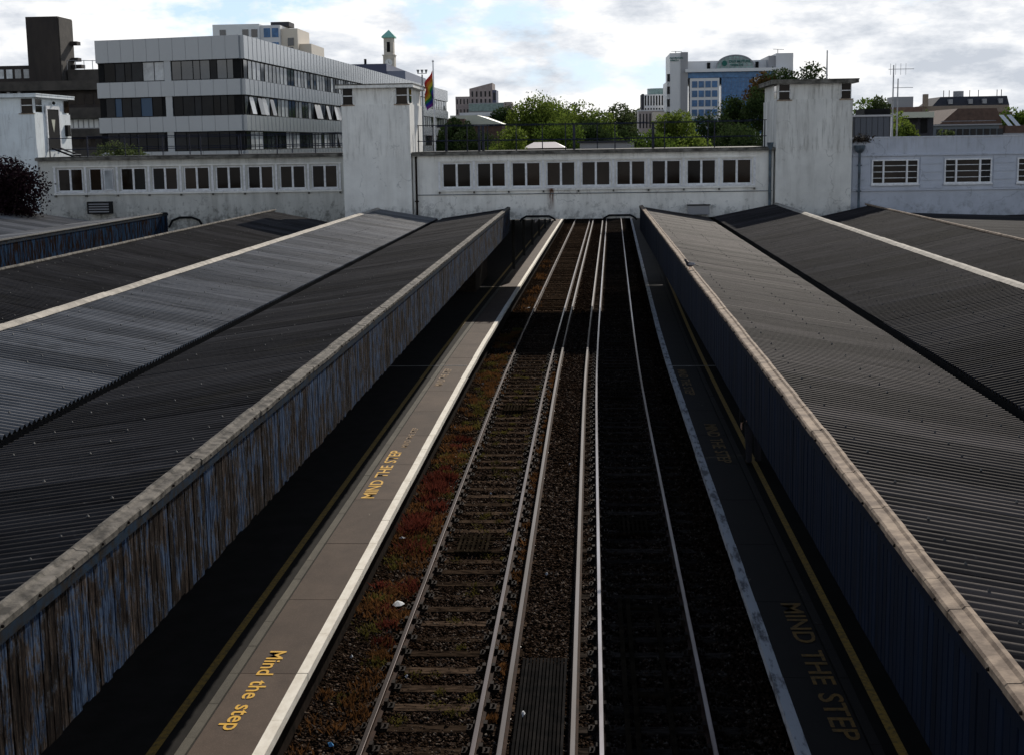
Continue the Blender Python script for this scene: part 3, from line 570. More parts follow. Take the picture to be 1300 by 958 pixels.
# ================================================================== BRIDGE BUILDING
def casement(P, x0, x1, z0, z1, y, open_=False):
    """two-light white framed window, recessed in the wall face at y"""
    W = ob('window', MB().box(x0,x1,y+.06,y+.13,z0,z0+.07).box(x0,x1,y+.06,y+.13,z1-.07,z1).box(x0,x0+.07,y+.06,y+.13,z0+.07,z1-.07).box(x1-.07,x1,y+.06,y+.13,z0+.07,z1-.07)
           .box((x0+x1)/2-.05,(x0+x1)/2+.05,y+.055,y+.13,z0+.07,z1-.07).mesh('window', FRAME), P)
    xm = (x0+x1)/2
    for k, (a, b) in enumerate(((x0+.07, xm-.05), (xm+.05, x1-.07))):
        if open_ and k == 1:
            fr = MB(); wd = b-a
            fr.box(0,-wd,0,.04,0,.05); 
            fr = MB().box(-wd,0,0,.04,0,.055).box(-wd,0,0,.04,z1-z0-.2,z1-z0-.14).box(-wd,-wd+.055,0,.04,.055,z1-z0-.2).box(-.055,0,0,.04,.055,z1-z0-.2)
            part('open_sash', fr, FRAME, W, loc=(b, y+.02, z0+.07), rot=(0,0,math.radians(55)))
            part('pane', MB().box(-wd+.055,-.055,.015,.025,.055,z1-z0-.2), GLASS_C, W, loc=(b, y+.02, z0+.07), rot=(0,0,math.radians(55)))
            part('pane', MB().box(a, b, y+.12, y+.125, z0+.07, z1-.07), GLASS, W)
        else: part('pane', MB().box(a, b, y+.10, y+.11, z0+.07, z1-.07), GLASS, W)
    part('sill', MB().box(x0-.06,x1+.06,y-.07,y+.06,z0-.07,z0-.002), FRAME, W)
def window_wall(P, xs, xe, z0, z1, y, yb, wins, zw0, zw1, mat):
    mb = MB(); mb.box(xs, xe, y, y+.3, z0, zw0); mb.box(xs, xe, y, y+.3, zw1, z1)
    edges = [xs]+[e for w_ in wins for e in w_]+[xe]
    for i in range(0, len(edges), 2): mb.box(edges[i], edges[i+1], y, y+.3, zw0, zw1)
    mb.box(xs, xe, y+.3, yb, z0, z1); return part('wall', mb, mat, P)
def trims(P, wins, zw0, zw1, y, mat=FRAME):
    a = wins[0][0]-.2; b = wins[-1][1]+.2
    part('ledge', MB().box(a, b, y-.09, y, zw0-.16, zw0-.075), WHITE, P); part('head_mould', MB().box(a, b, y-.05, y, zw1+.05, zw1+.11), WHITE, P)
    for i in range(len(wins)+1):
        x = (wins[0][0]-.115) if i == 0 else (wins[-1][1]+.115 if i == len(wins) else (wins[i-1][1]+wins[i][0])/2)
        part('pilaster', MB().box(x-.05, x+.05, y-.04, y, zw0-.072, zw1+.048), mat, P); part('bracket', MB().box(x-.04, x+.04, y-.13, y, zw0-.26, zw0-.162), COPING, P)
BC = thing('footbridge_building', 'white rendered station bridge building with nine paired windows spanning the tracks', 'building', (0,0,0))
wc = [(-7.09+1.655*i, -5.68+1.655*i) for i in range(9)]
window_wall(BC, -8.48, 8.56, 4.40, 7.48, 64, 72, wc, 5.93, 7.13, WHITE)
trims(BC, wc, 5.93, 7.13, 64)
for a, b in wc: casement(BC, a, b, 5.93, 7.13, 64)
part('roof_slab', MB().box(-8.55, 8.62, 63.78, 72.2, 7.485, 7.62), COPING, BC); part('roof_felt', MB().box(-8.5, 8.56, 63.9, 72.1, 7.622, 7.65), BLACK, BC)
for xa, xb, yy in ((-3.43,-1.65,64),(.5,2.2,64)):
    part('arch_trim', MB().tube([(xa+.04,63.9,4.32),(xa+.12,63.9,4.42),(xa+.35,63.9,4.55),(xb-.35,63.9,4.55),(xb-.12,63.9,4.42),(xb-.04,63.9,4.32)], .05), BLACK, BC)
part('cable_run', MB().tube([(-8.3,63.96,5.62),(8.5,63.96,5.60)], .018), PIPE, BC)
# supports of the building on the platforms (in the dark below)
for x0, x1 in ((-8.4,-5.6),(4.9,8.5)): part('pier', MB().box(x0,x1,64.2,71.8,.9,4.398), BRICKF, BC)
BL = thing('footbridge_wing', 'left dirty grey wing of the bridge building, nine windows, one open', 'building', (0,0,0))
wl = [(-27.45+1.655*i, -26.1+1.655*i) for i in range(9)]
window_wall(BL, -28.4, -11.8, 3.4, 7.48, 68, 75, wl, 5.88, 7.08, WHITE_L); trims(BL, wl, 5.88, 7.08, 68)
for i, (a, b) in enumerate(wl): casement(BL, a, b, 5.88, 7.08, 68, i == 1)
part('roof_slab', MB().box(-28.46, -11.78, 67.75, 75.2, 7.485, 7.63), COPING, BL); part('roof_felt', MB().box(-28.43, -11.78, 67.85, 75.1, 7.632, 7.66), BLACK, BL)
part('pier', MB().box(-28.4,-22.5,68.2,74.8,-.6,3.398), WHITE_L, BL)
part('arch_trim', MB().tube([(-21.7,67.9,4.0),(-21.5,67.9,4.35),(-21.1,67.9,4.5),(-20.5,67.9,4.5),(-20.1,67.9,4.35),(-19.9,67.9,4.0)], .06), BLACK, BL)
BR = thing('footbridge_wing', 'right pale blue wing of the bridge building with wide three-light windows', 'building', (0,0,0))
wr = [(13.11,15.27),(16.45,18.62),(19.78,21.95),(23.1,25.27)]
window_wall(BR, 12.16, 30, 0, 7.98, 64.0, 72, wr, 5.83, 6.97, BLUEW)
part('parapet_cap', MB().box(12.16, 30.02, 63.95, 64.35, 7.982, 8.03), BLUEW, BR)
edges = [12.22]+[e for w_ in wr for e in (w_[0]-.08, w_[1]+.08)]+[30]
for j in range(4):
    for i in range(0, len(edges), 2): part('weatherboard', MB().add([(edges[i],63.95,5.62+.375*j),(edges[i+1],63.95,5.62+.375*j),(edges[i+1],63.975,5.985+.375*j),(edges[i],63.975,5.985+.375*j),
        (edges[i],64,5.62+.375*j),(edges[i+1],64,5.62+.375*j),(edges[i+1],64,5.985+.375*j),(edges[i],64,5.985+.375*j)], [(0,1,2,3),(0,4,5,1),(3,2,6,7),(0,3,7,4),(1,5,6,2)]), BLUEW, BR)
part('string_course', MB().box(12.2, 30, 63.92, 64, 7.13, 7.20), BLUEW, BR); part('string_course', MB().box(12.2, 30, 63.92, 64, 5.52, 5.60), BLUEW, BR)
for a, b in wr:
    z0, z1, y = 5.83, 6.97, 63.95
    W = ob('window', MB().box(a,b,y,y+.12,z0,z0+.06).box(a,b,y,y+.12,z1-.06,z1).box(a,a+.06,y,y+.12,z0+.06,z1-.06).box(b-.06,b,y,y+.12,z0+.06,z1-.06)
           .box(a+.5,a+.58,y,y+.12,z0+.06,z1-.06).box(b-.58,b-.5,y,y+.12,z0+.06,z1-.06).mesh('window', FRAME), BR)
    for k in (1,2,3): part('glazing_bar', MB().box(a+.06,b-.06,y+.065,y+.085,z0+.285*k-.015,z0+.285*k+.015), FRAME, W)
    for p0, p1 in ((a+.06,a+.5),(a+.58,b-.58),(b-.5,b-.06)): part('pane', MB().box(p0,p1,y+.09,y+.10,z0+.06,z1-.06), GLASS, W)
    part('sill', MB().box(a-.04,b+.04,y-.06,y,z0-.07,z0), FRAME, W)
# ---- stair towers
def tower(name, label, x0, x1, y0, y1, zb, zt, mat, cap, wf, side, zw=(9.98,10.68), capt=.14):
    T = thing(name, label, 'tower', (0,0,0), 'stair towers of the bridge building')
    e = .05; mb = MB().box(x0, x1, y0, y1, zb, zw[0]-.06)
    part('wall', mb, mat, T)
    up = MB(); xs_ = [x0+e]+[v for w_ in wf for v in w_]+[x1-e]
    for i in range(0, len(xs_), 2):
        if xs_[i+1]-xs_[i] > .02: up.box(xs_[i], xs_[i+1], y0+e, y1-e, zw[0]-.06, zw[1])
    for a, b in wf: up.box(a, b, y0+.35, y1-.35, zw[0]-.06, zw[1])
    up.box(x0+e, x1-e, y0+e, y1-e, zw[1], zt-capt); part('upper_wall', up, mat, T)
    part('cap_slab', MB().box(x0-.22, x1+.22, y0-.22, y1+.22, zt-capt, zt), cap, T)
    part('felt_edge', MB().box(x0-.24, x1+.24, y0-.24, y1+.24, zt+.001, zt+.05), COPING if cap is not TOWER_B else TOWER_B, T)
    for a, b in wf:
        W = ob('window', MB().box(a,b,y0+.08,y0+.13,(zw[0]+zw[1])/2-.02,(zw[0]+zw[1])/2+.02).box(a,a+.03,y0+.08,y0+.13,zw[0],zw[1]).box(b-.03,b,y0+.08,y0+.13,zw[0],zw[1]).mesh('window', FRAME), T)
        part('pane', MB().box(a,b,y0+.14,y0+.15,zw[0]-.05,zw[1]), GLASS, W); part('sill', MB().box(a-.08,b+.08,y0-.04,y0+.12,zw[0]-.11,zw[0]-.062), CAP_R, W)
        sx = x1 if side > 0 else x0
        if abs((b if side > 0 else a)-sx) < .2:
            q = sx-side*.045
            part('side_pane', MB().box(min(q,q+side*.01),max(q,q+side*.01),y0+.3,y0+1.1,zw[0],zw[1]), GLASS, W)
            part('side_bar', MB().box(min(q,q+side*.03),max(q,q+side*.03),y0+.3,y0+1.1,(zw[0]+zw[1])/2-.02,(zw[0]+zw[1])/2+.02), FRAME, W)
    part('crack_course', MB().box(x0-.012, x1+.012, y0-.012, y1+.012, 7.58, 7.61), mat, T)
    part('foot_course', MB().box(x0-.012, x1+.012, y0-.012, y1+.012, 5.5, 5.53), mat, T)
    return T
tower('stair_tower', 'white rendered stair tower with dark cap left of the flagpole', -11.76, -8.52, 63.7, 68.4, 3.5, 10.82, TOWER, TOWER, [(-11.72,-11.2),(-9.17,-8.6)], 1)
tower('stair_tower', 'blotchy grey stair tower with lichened cap right of the tracks', 8.62, 12.12, 63.7, 68.4, 3.5, 10.66, TOWER_R, COPING, [(8.72,9.26),(11.58,12.06)], -1, (9.86,10.5))
T3 = tower('stair_tower', 'bluish white stair tower with dark door at the far left behind the purple tree', -34.2, -28.42, 68.0, 72.75, -.6, 10.86, TOWER_B, TOWER_B, [(-29.15,-28.5)], 1, (9.98,10.66))
D = ob('door', MB().box(-28.41,-28.36,69.5,71.0,8.1,10.15).mesh('door', BLACK), T3); part('door_frame', MB().box(-28.415,-28.34,69.36,69.495,8.0,10.32).box(-28.415,-28.34,71.005,71.14,8.0,10.32).box(-28.415,-28.34,69.5,71.0,10.155,10.32), FRAME, D)
part('notice', MB().add([(-28.355,70.1,9.3),(-28.355,70.25,8.95),(-28.355,70.4,9.3),(-28.355,70.5,9.62),(-28.355,70.0,9.62)], [(0,1,2,3,4)]), CREAM, D)
part('lamp', MB().ball((-28.3,70.3,10.48), .09), BLACK, T3); part('meter_box', MB().box(-28.415,-28.25,71.9,72.3,8.75,9.35), BLACK, T3); part('side_window', MB().box(-28.415,-28.40,72.0,72.6,10.0,10.65), GLASS, T3)
T = thing('roof_steps', 'short black metal steps leading down from the tower door to the wing roof', 'steps', (0,0,0))
for y in (69.7, 70.8): part('stringer', MB().tube([(-28.3,y,8.12),(-27.2,y,7.68)], .05), BLACK, T)
for i in range(3): part('tread', MB().box(-28.1+.33*i,-27.85+.33*i,69.7,70.8,8.02-.13*i,8.05-.13*i), STEEL, T)
# ---- railings
def railing(label, x0, x1, y, zb, zs, step, posts=.03, extra=()):
    T = thing('roof_railing', label, 'railing', (0,0,0), 'railings on the bridge roofs')
    for z in zs: part('rail', MB().tube([(x0,y,z),((x0+x1)/2,y,z-.03),(x1,y,z)], .022), BLUEFR, T)
    n = int((x1-x0)/step)
    for i in range(n+1): part('post', MB().tube([(x0+.05+i*step,y,zb),(x0+.05+i*step,y,zs[0]+.02)], posts), BLUEFR, T)
    for x in extra: part('stay', MB().box(x-.06,x+.06,y+.05,y+.11,zb,zs[0]-.05), BLUEFR, T)
railing('near side railing on the bridge roof above the nine paired windows', -8.4, 8.4, 65.4, 7.64, (8.92,8.16), 2.38, extra=(-7.0,-5.4,-5.2,-.8,3.0))
railing('far side railing on the bridge roof in front of the trees', -8.4, 8.4, 71.6, 7.64, (8.95,8.2), 2.9)
railing('near side railing on the roof of the left grey wing', -28.2, -11.9, 69.0, 7.65, (8.62,8.05), 2.0)
railing('far side railing on the roof of the left grey wing', -28.2, -11.9, 74.4, 7.65, (8.75,8.15), 2.9)
# ---- pipes, boxes, masts, flag
T = thing('drainpipe', 'blue-grey drainpipe with hopper beside the right tower on the pale blue wing', 'drainpipe', (12.5,63.8,0)); part('pipe', MB().tube([(0,0,4.4),(0,0,7.35)], .06, 8), PIPE, T)
part('hopper', MB().tube([(0,0,7.3),(0,0,7.42),(0,0,7.65)], [.1,.22,.26], 10), PIPE, T); part('bracket', MB().box(-.1,.1,-.08,.08,5.5,5.56).box(-.1,.1,-.08,.08,6.7,6.76), PIPE, T)
T = thing('drainpipe', 'grey drainpipe in the corner left of the blotchy tower', 'drainpipe', (8.38,63.85,0)); part('pipe', MB().tube([(0,0,4.5),(0,0,7.8)], .07, 8), PIPE, T); part('hopper', MB().tube([(0,0,7.5),(0,0,7.85)], [.09,.16], 8), PIPE, T)
T = thing('drainpipe', 'thin dark stained pipe in the corner right of the white tower', 'drainpipe', (-8.3,63.85,0)); part('pipe', MB().tube([(0,0,4.6),(0,0,7.45)], .05, 8), CHAIR, T); part('bracket', MB().box(-.09,.09,-.07,.07,5.3,5.36), CHAIR, T)
mb = MB(); 
for i in range(260):
    a = rng.normal(0, 1, 3); p = (12.55+a[0]*.22, 63.85+a[1]*.1, 7.85+abs(a[2])*.12); d = rng.normal(0, .09, 3); e_ = rng.normal(0,.05,3); mb.add([p, tuple(np.add(p,d)), tuple(np.add(p,e_))], [(0,1,2)])
ob('moss_clump', mb.mesh('moss_clump', M('dead_moss', (.05,.04,.03))), None, None, None, None, 'dark scraggy moss growing over the hopper at the pale blue parapet', 'plant')
T = thing('wall_box', 'grey metal box against the wall between the two right roof slopes', 'box', (5.05,63.8,4.45)); part('body', MB().box(-.5,.5,-.25,.15,.1,.52), GREYP, T); part('lid', MB().box(-.54,.54,-.3,.18,.522,.56), BLACK, T)
T = thing('fan_unit', 'dark framed ventilation unit fixed low on the left grey wing', 'ventilator', (-25.2,67.6,4.75)); part('casing', MB().box(-.62,.62,0,.35,0,.62), DARK, T)
for i in range(4): part('louvre', MB().box(-.52,.52,-.04,-.002,.08+.13*i,.14+.13*i), GREYP, T)
def aerial(label, x, y, z0, z1, yagis):
    T = thing('aerial_mast', label, 'aerial', (x,y,0), 'roof aerials'); part('mast', MB().tube([(0,0,z0),(0,0,z1)], [.045,.03]), STEEL, T)
    for z, l, k in yagis:
        mb = MB().tube([(-.25,0,z),(l,0,z)], .015)
        for i in range(k): mb.tube([(-.15+l*i/k,0,z-.28),(-.15+l*i/k,0,z+.28)], .01)
        part('antenna', mb, STEEL, T)
aerial('taller aerial mast with comb antenna standing on the pale blue wing', 15.1, 69, 7.9, 11.55, [(11.35,1.0,4)]); aerial('slimmer aerial mast with bare arm close beside the taller mast', 15.42, 69.4, 7.9, 10.9, [(10.45,.75,0)])
aerial('thin whip aerial on top of the blotchy grey tower', 11.3, 66, 10.6, 12.15, [])
T = thing('flagpole', 'slim white flagpole on the bridge roof beside the white tower', 'flagpole', (-7.85,68,0)); part('pole', MB().tube([(0,0,7.6),(0,0,12.1)], [.05,.03], 8), FRAME, T); part('finial', MB().ball((0,0,12.13),.06), FRAME, T)
RB = [M('flag_'+n, c, rough=.7) for n, c in (('red',(.42,.02,.015)),('orange',(.5,.15,.02)),('yellow',(.5,.38,.03)),('green',(.015,.17,.04)),('blue',(.015,.03,.26)),('purple',(.14,.02,.20)))]
nu, nv = 22, 18; vs = []; fs = []; mi = []
for i in range(nu+1):
    for j in range(nv+1):
        u = i/nu; v = j/nv; fold = math.sin(u*9+v*2.5)*.10*(u**.5)
        vs.append((-.02-.46*math.sin(u*1.5)*(1-.45*v)+.24*v*math.sin(u*3)+fold*.8, fold*1.3, 11.68-v*1.2*(1-.3*u)-1.15*u**1.1))
for i in range(nu):
    for j in range(nv): a = i*(nv+1)+j; fs.append((a,a+1,a+nv+2,a+nv+1)); mi.append(min(5,j//3))
fb = MB(); fb.v = vs; fb.f = fs; fb.mi = mi
ob('flag', fb.mesh('flag', RB, True), None, (-7.87,68,0), None, None, 'rainbow flag hanging limp in folds from the slim white flagpole', 'flag')
# ---- pigeon on the capping
T = thing('pigeon', 'dark grey pigeon perched on the sandy capping of the right canopy', 'bird', (2.30, 31.4, 5.04), None, (0,0,math.radians(200))); T.scale = (.68,.68,.68)
PG = M('pigeon_feathers', (.05,.045,.055), (.03,.028,.035)); PW = M('pigeon_pale_feathers', (.30,.30,.33), (.2,.2,.22))
b = MB(); b.ball((0,0,.16),.10,1.55,.75,.85,12,8); b.tube([(.10,0,.20),(.15,0,.27),(.165,0,.30)],[.06,.04,.04],8); b.ball((.175,0,.315),.045,1.1,.9,1,10,7); part('body', b, PG, T, True)
part('tail', MB().add([(-.12,-.035,.17),(-.12,.035,.17),(-.30,.05,.10),(-.30,-.05,.10),(-.12,-.03,.15),(-.12,.03,.15),(-.30,.045,.09),(-.30,-.045,.09)], [(0,1,2,3),(4,7,6,5),(0,3,7,4),(1,5,6,2),(2,6,7,3)]), PG, T)
for s in (-1,1): part('wing', MB().ball((-.03,s*.066,.175),.09,1.5,.22,.62,10,6), PW, T, True); part('leg', MB().tube([(.01,s*.03,.1),(.015,s*.03,.0),(.05,s*.03,-.005)],.007,5), RB[1], T)
part('beak', MB().tube([(.215,0,.315),(.25,0,.305)],[.012,.002],5), CHAIR, T)
# ---- person on the right platform
def skin_obj(name, verts, edges, radii, mat, parent, sub=2):
    me = bpy.data.meshes.new(name); me.from_pydata(verts, edges, []); o = ob(name, me, parent); me.materials.append(mat)
    me.skin_vertices.new() if hasattr(me.skin_vertices, 'new') and not me.skin_vertices else None
    md = o.modifiers.new('skin', 'SKIN'); md.use_smooth_shade = True
    if not me.skin_vertices: bpy.context.view_layer.objects.active = o
    for i, r in enumerate(radii): me.skin_vertices[0].data[i].radius = r if isinstance(r, tuple) else (r, r)
    me.skin_vertices[0].data[0].use_root = True
    s = o.modifiers.new('sub', 'SUBSURF'); s.levels = s.render_levels = sub; return o
T = thing('person', 'person in dark coat and trousers standing under the right canopy on the yellow line', 'person', (3.55, 29.3, .918), None, (0,0,math.radians(10)))
V = [(0,0,.95),(0,0,1.15),(0,0,1.36),(0,0,1.47),(0,.01,1.54), (.10,0,.90),(.11,.03,.50),(.11,-.02,.12),(.11,-.015,.10), (-.10,0,.90),(-.12,-.05,.50),(-.13,-.14,.12),(-.13,-.135,.10),
     (.19,0,1.40),(.25,-.02,1.12),(.24,.06,.86), (-.19,0,1.40),(-.26,-.02,1.12),(-.24,.08,.87)]
Ed = [(0,1),(1,2),(2,3),(3,4),(0,5),(5,6),(6,7),(7,8),(0,9),(9,10),(10,11),(11,12),(3,13),(13,14),(14,15),(3,16),(16,17),(17,18)]
Rr = [(.16,.11),(.15,.105),(.17,.115),(.10,.08),.055,.088,.062,.045,.035,.088,.062,.045,.035,.062,.046,.03,.062,.046,.03]
skin_obj('body', V, Ed, Rr, SKIN, T)
skin_obj('coat', [(0,0,.86),(0,0,1.15),(0,0,1.38),(0,0,1.46),(.205,0,1.39),(.262,-.02,1.12),(.25,.05,.90),(-.205,0,1.39),(-.272,-.02,1.12),(-.25,.07,.91)],
         [(0,1),(1,2),(2,3),(3,4),(4,5),(5,6),(3,7),(7,8),(8,9)], [(.20,.15),(.19,.14),(.205,.145),(.12,.10),.085,.065,.05,.085,.065,.05], CLOTH, T)
skin_obj('trousers', [(0,0,.94),(.10,0,.86),(.11,.03,.50),(.11,-.02,.02),(-.10,0,.86),(-.12,-.05,.50),(-.13,-.14,.02)], [(0,1),(1,2),(2,3),(0,4),(4,5),(5,6)], [(.17,.125),.11,.082,.068,.11,.082,.068], JEAN, T)
hd = MB().ball((0,.015,1.66),.105,.82,.98,1.15,14,10); hd.ball((0,.125,1.65),.018,.8,1.1,1.3,6,5); 
for s in (-1,1): hd.ball((s*.088,.01,1.655),.025,.4,.8,1.2,6,5); hd.ball((s*.034,.105,1.68),.011,1,1,.8,6,5,1)
hd.ball((0,.108,1.60),.02,1.2,.5,.35,6,5,2); part('head', hd, [SKIN, CLOTH, RB[0]], T, True); part('hair', MB().ball((0,-.012,1.69),.11,.86,.98,1.08,14,10), CHAIR, T, True)
for s, hp in ((1,(.245,.075,.83)),(-1,(-.245,.095,.84))):
    hb = MB().ball(hp,.042,.5,.8,1.1,8,6)
    for k in range(4): y = hp[1]-.03+.02*k; hb.tube([(hp[0],y,hp[2]-.03),(hp[0],y+.004,hp[2]-.075+abs(k-1.5)*.006),(hp[0]-s*.012,y+.008,hp[2]-.105+abs(k-1.5)*.01)],[.010,.009,.007],5)
    hb.tube([(hp[0],hp[1]+.03,hp[2]+.01),(hp[0]-s*.01,hp[1]+.058,hp[2]-.025),(hp[0]-s*.015,hp[1]+.06,hp[2]-.05)],[.012,.010,.008],5); part('hand', hb, SKIN, T, True)
for x, y in ((.115,.05),(-.135,-.05)): part('shoe', MB().ball((x,y+.01,.05),.06,.85,2.2,.8,10,6), CHAIR, T, True)
# ================================================================== BACKGROUND BUILDINGS
def quad_facade(P, A, B, bands, wins, wall, n_out):
    """A, B = (x, y) ends of a straight front; bands = [(z0, z1)] solid cladding; wins = [(z0, z1, [(u0, u1, mat)...])]"""
    ax, ay = A; dx, dy = B[0]-ax, B[1]-ay; Ln = math.hypot(dx, dy); ang = math.atan2(dy, dx)
    R = ob('front', None, P, (ax, ay, 0), (0, 0, ang)) if False else None
    def place(name, me, par=P): return ob(name, me, par, (ax, ay, 0), (0, 0, ang))
    s = n_out
    for z0, z1 in bands:
        place('cladding_band', MB().box(0, Ln, min(0,s*.35), max(0,s*.35), z0, z1).mesh('cladding_band', wall))
        mb = MB(); k = int(Ln/1.5)
        for i in range(1, k+1): mb.box(i*Ln/(k+1)-.02, i*Ln/(k+1)+.02, min(s*.35,s*.375), max(s*.35,s*.375), z0, z1)
        o = place('panel_seams', mb.mesh('panel_seams', SEAM)); o['kind'] = 'stuff'
    cache = {}
    for z0, z1, ps in wins:
        fr = MB().box(0, Ln, min(0,s*.10), max(0,s*.10), z0, z0+.08).box(0, Ln, min(0,s*.10), max(0,s*.10), z1-.08, z1)
        for u0, u1, m, tilt in ps: fr.box(u0-.04, u0, min(0,s*.10), max(0,s*.10), z0+.08, z1-.08)
        fo = place('window_band', fr.mesh('window_band', BLACK))
        for u0, u1, m, tilt in ps:
            key = (round(u1-u0,2), round(z1-z0,2), m.name)
            if key not in cache: cache[key] = MB().box(0, u1-u0-.04, min(s*.02,s*.05), max(s*.02,s*.05), -(z1-z0-.16), 0).mesh('pane', m)
            o = ob('pane', cache[key], fo, (u0, 0, z1-.08)); o.rotation_euler.x = s*tilt
    return Ln
OB = thing('office_block', 'long pale grey clad office block with ribbon windows, behind the left wing', 'building', (0,0,0))
A, B, C_, D_ = (-32.85,127), (-47.9,130.5), (-28.7,270), (-44.2,273)
part('core', MB().prism([A, C_, D_, B], -.6, 18.2), BLACK, OB)
bands = [(16.3,18.45),(12.95,14.42),(9.58,11.05),(6.2,7.72),(-.5,4.4)]
wz = [(14.42,16.3),(11.05,12.95),(7.72,9.58),(4.4,6.2)]
Lf = math.hypot(A[0]-B[0], A[1]-B[1]); W1 = []
for z0, z1 in wz:
    ps = []; u = .9
    for half in ((.7, Lf*.475), (Lf*.525, Lf-.8)):
        u = half[0]
        while u < half[1]-.5:
            wd = random.choice((.75,1.05,1.25)); wd = min(wd, half[1]-u); r = random.random()
            ps.append((u, u+wd, CURT if (13 > z1 and z0 > 10 and half[0] < 1 and len(ps) in (1,4)) else GLASS_C if (r < .35 and z1 > 16 and half[0] < 1) else (GLASS_B if r < .7 and z1 > 15 else GLASS_F), 0)); u += wd
    W1.append((z0, z1, ps))
quad_facade(OB, B, A, bands, W1, CLAD, -1)
for z0, z1 in wz:
    o = ob('column_panel', MB().box(Lf*.477, Lf*.523, -.2, .0, z0, z1).mesh('column_panel', CLAD), OB, (B[0],B[1],0), (0,0,math.atan2(A[1]-B[1],A[0]-B[0])))
Ls = math.hypot(A[0]-C_[0], A[1]-C_[1]); W2 = []
for z0, z1 in wz:
    ps = []; u = .5
    while u < Ls-1.5:
        wd = 1.5 if u < 90 else 2.4; r = random.random(); ps.append((u, u+wd, GLASS_C if r < (.7 if z1 > 15 else .4) else GLASS_B, (math.radians(12) if random.random() < .10 and z1 < 14 else 0))); u += wd
    W2.append((z0, z1, ps))
quad_facade(OB, A, C_, bands, W2, CLAD, -1)
def block(P, name, x0, x1, y0, y1, z0, z1, mat, wgrid=None, wm=None, wname='window', ww=.6, wh=.6, proud=.05):
    o = part(name, MB().box(x0,x1,y0,y1,z0,z1), mat, P)
    if wgrid:
        nx, nz = wgrid; cw = (x1-x0)/nx; chh = (z1-z0)/nz
        me = MB().box(-cw*ww/2, cw*ww/2, -proud, 0, -chh*wh/2, chh*wh/2).mesh(wname, wm or GLASS_B)
        for i in range(nx):
            for j in range(nz): ob(wname, me, o, (x0+cw*(i+.5), y0, z0+chh*(j+.5)))
    return o
def sideblock(P, o, x, y0, y1, z0, z1, n, nz, s, wm=None, ww=.6, wh=.6):
    cw = (y1-y0)/n; chh = (z1-z0)/nz; me = MB().box(min(0,s*.06), max(0,s*.06), -cw*ww/2, cw*ww/2, -chh*wh/2, chh*wh/2).mesh('window', wm or GLASS_B)
    for i in range(n):
        for j in range(nz): ob('window', me, o, (x, y0+cw*(i+.5), z0+chh*(j+.5)))
# brown tower block, far left
T = thing('concrete_block', 'dark brown concrete complex with tall blank shaft at the far left', 'building', (0,0,0))
block(T, 'shaft', -96.6, -91.0, 230, 236.5, 19, 30.7, BRUT)
part('shaft_side', MB().box(-90.99, -90.85, 230.2, 236.3, 19, 30.5), BRUT2, T)
for z, w_ in ((26.2,1.2),(23.4,1.2),(22.2,1.8)): part('balcony', MB().box(-90.8,-90.8+w_,234.5,236.3,z,z+.6), BRUT, T)
block(T, 'upper_storey', -112, -96.65, 231, 250, 19.8, 22.6, BRUT, (10,1), GLASS_C, ww=.7, wh=.55)
part('slab_band', MB().box(-113, -84.0, 229, 252, 18.2, 19.8), BRUT2, T)
block(T, 'middle_storey', -112, -84.3, 231, 250, 15.2, 18.2, BRUT, (18,1), GLASS, ww=.8, wh=.6)
for i in range(8): part('fin', MB().box(-112+1.9*i,-111.5+1.9*i,229.6,231,15.3,18.1), GREYP, T)
part('slab_band', MB().box(-113, -84.0, 229, 252, 13.4, 15.2), BRUT2, T)
block(T, 'balcony_glazing', -92.5, -84.2, 231, 250, 11.6, 13.4, GREYP, (9,1), APTW, 'panel', .75, .8, .1)
part('slab_band', MB().box(-92.6, -84.0, 229.2, 252, 10.2, 11.6), BRUT2, T); block(T, 'lower_storey', -92.4, -84.4, 231, 250, 8.4, 10.2, BRUT, (4,1), GLASS)
part('slab_band', MB().box(-92.6, -84.0, 229.2, 252, 7.0, 8.4), BRUT2, T); block(T, 'base_storey', -92.4, -84.4, 231, 250, 3.5, 7.0, GREYP, (5,1), GLASS)
part('podium', MB().box(-112, -84.2, 231.5, 250, -.6, 13.39), BRUT, T); block(T, 'plant_room', -90.6, -84.5, 232, 245, 19.85, 21.8, BRUT2)
mb = MB(); mb.tube([(-90.5,231.8,23.4),(-84.4,231.8,23.2)], .06)
for i in range(5): mb.tube([(-90.5+1.5*i,231.8,21.8),(-90.5+1.5*i,231.8,23.35)], .06)
part('roof_rail', mb, GREYP, T)
# apartment block behind the office
T = thing('apartment_block', 'white and beige stepped apartment block rising behind the office roof', 'building', (0,0,0))
o = block(T, 'white_wing', -92, -80.5, 330, 345, -.6, 37.7, APTW)
wm_ = MB().box(-.75,.75,-.12,0,-.95,.95).mesh('window', GLASS_B)
for x in (-89.5,-83.9,-81.7): 
    for z in (35.5, 31.5, 28): ob('window', wm_, o, (x,330,z))
o = block(T, 'middle_wing', -80.49, -75.6, 331, 346, -.6, 37.4, HOTW)
for x in (-78.8,-76.8):
    for z in (35.6, 32.2, 29): ob('window', MB().box(-.8,.8,-.12,0,-1.1,1.1).mesh('window', GLASS_BLUE), o, (x,331,z))
block(T, 'beige_wing', -75.59, -71.5, 332, 346, -.6, 36.6, APTB); o = block(T, 'low_wing', -76, -68.6, 334, 350, -.6, 33.0, APTB)
for x, z in ((-73.4,31.2),(-73.2,33.4)): ob('window', wm_, o, (x,331.9,z))
part('roof_plant', MB().box(-79,-74.4,336,342,37.5,38.6), SLATE, T)
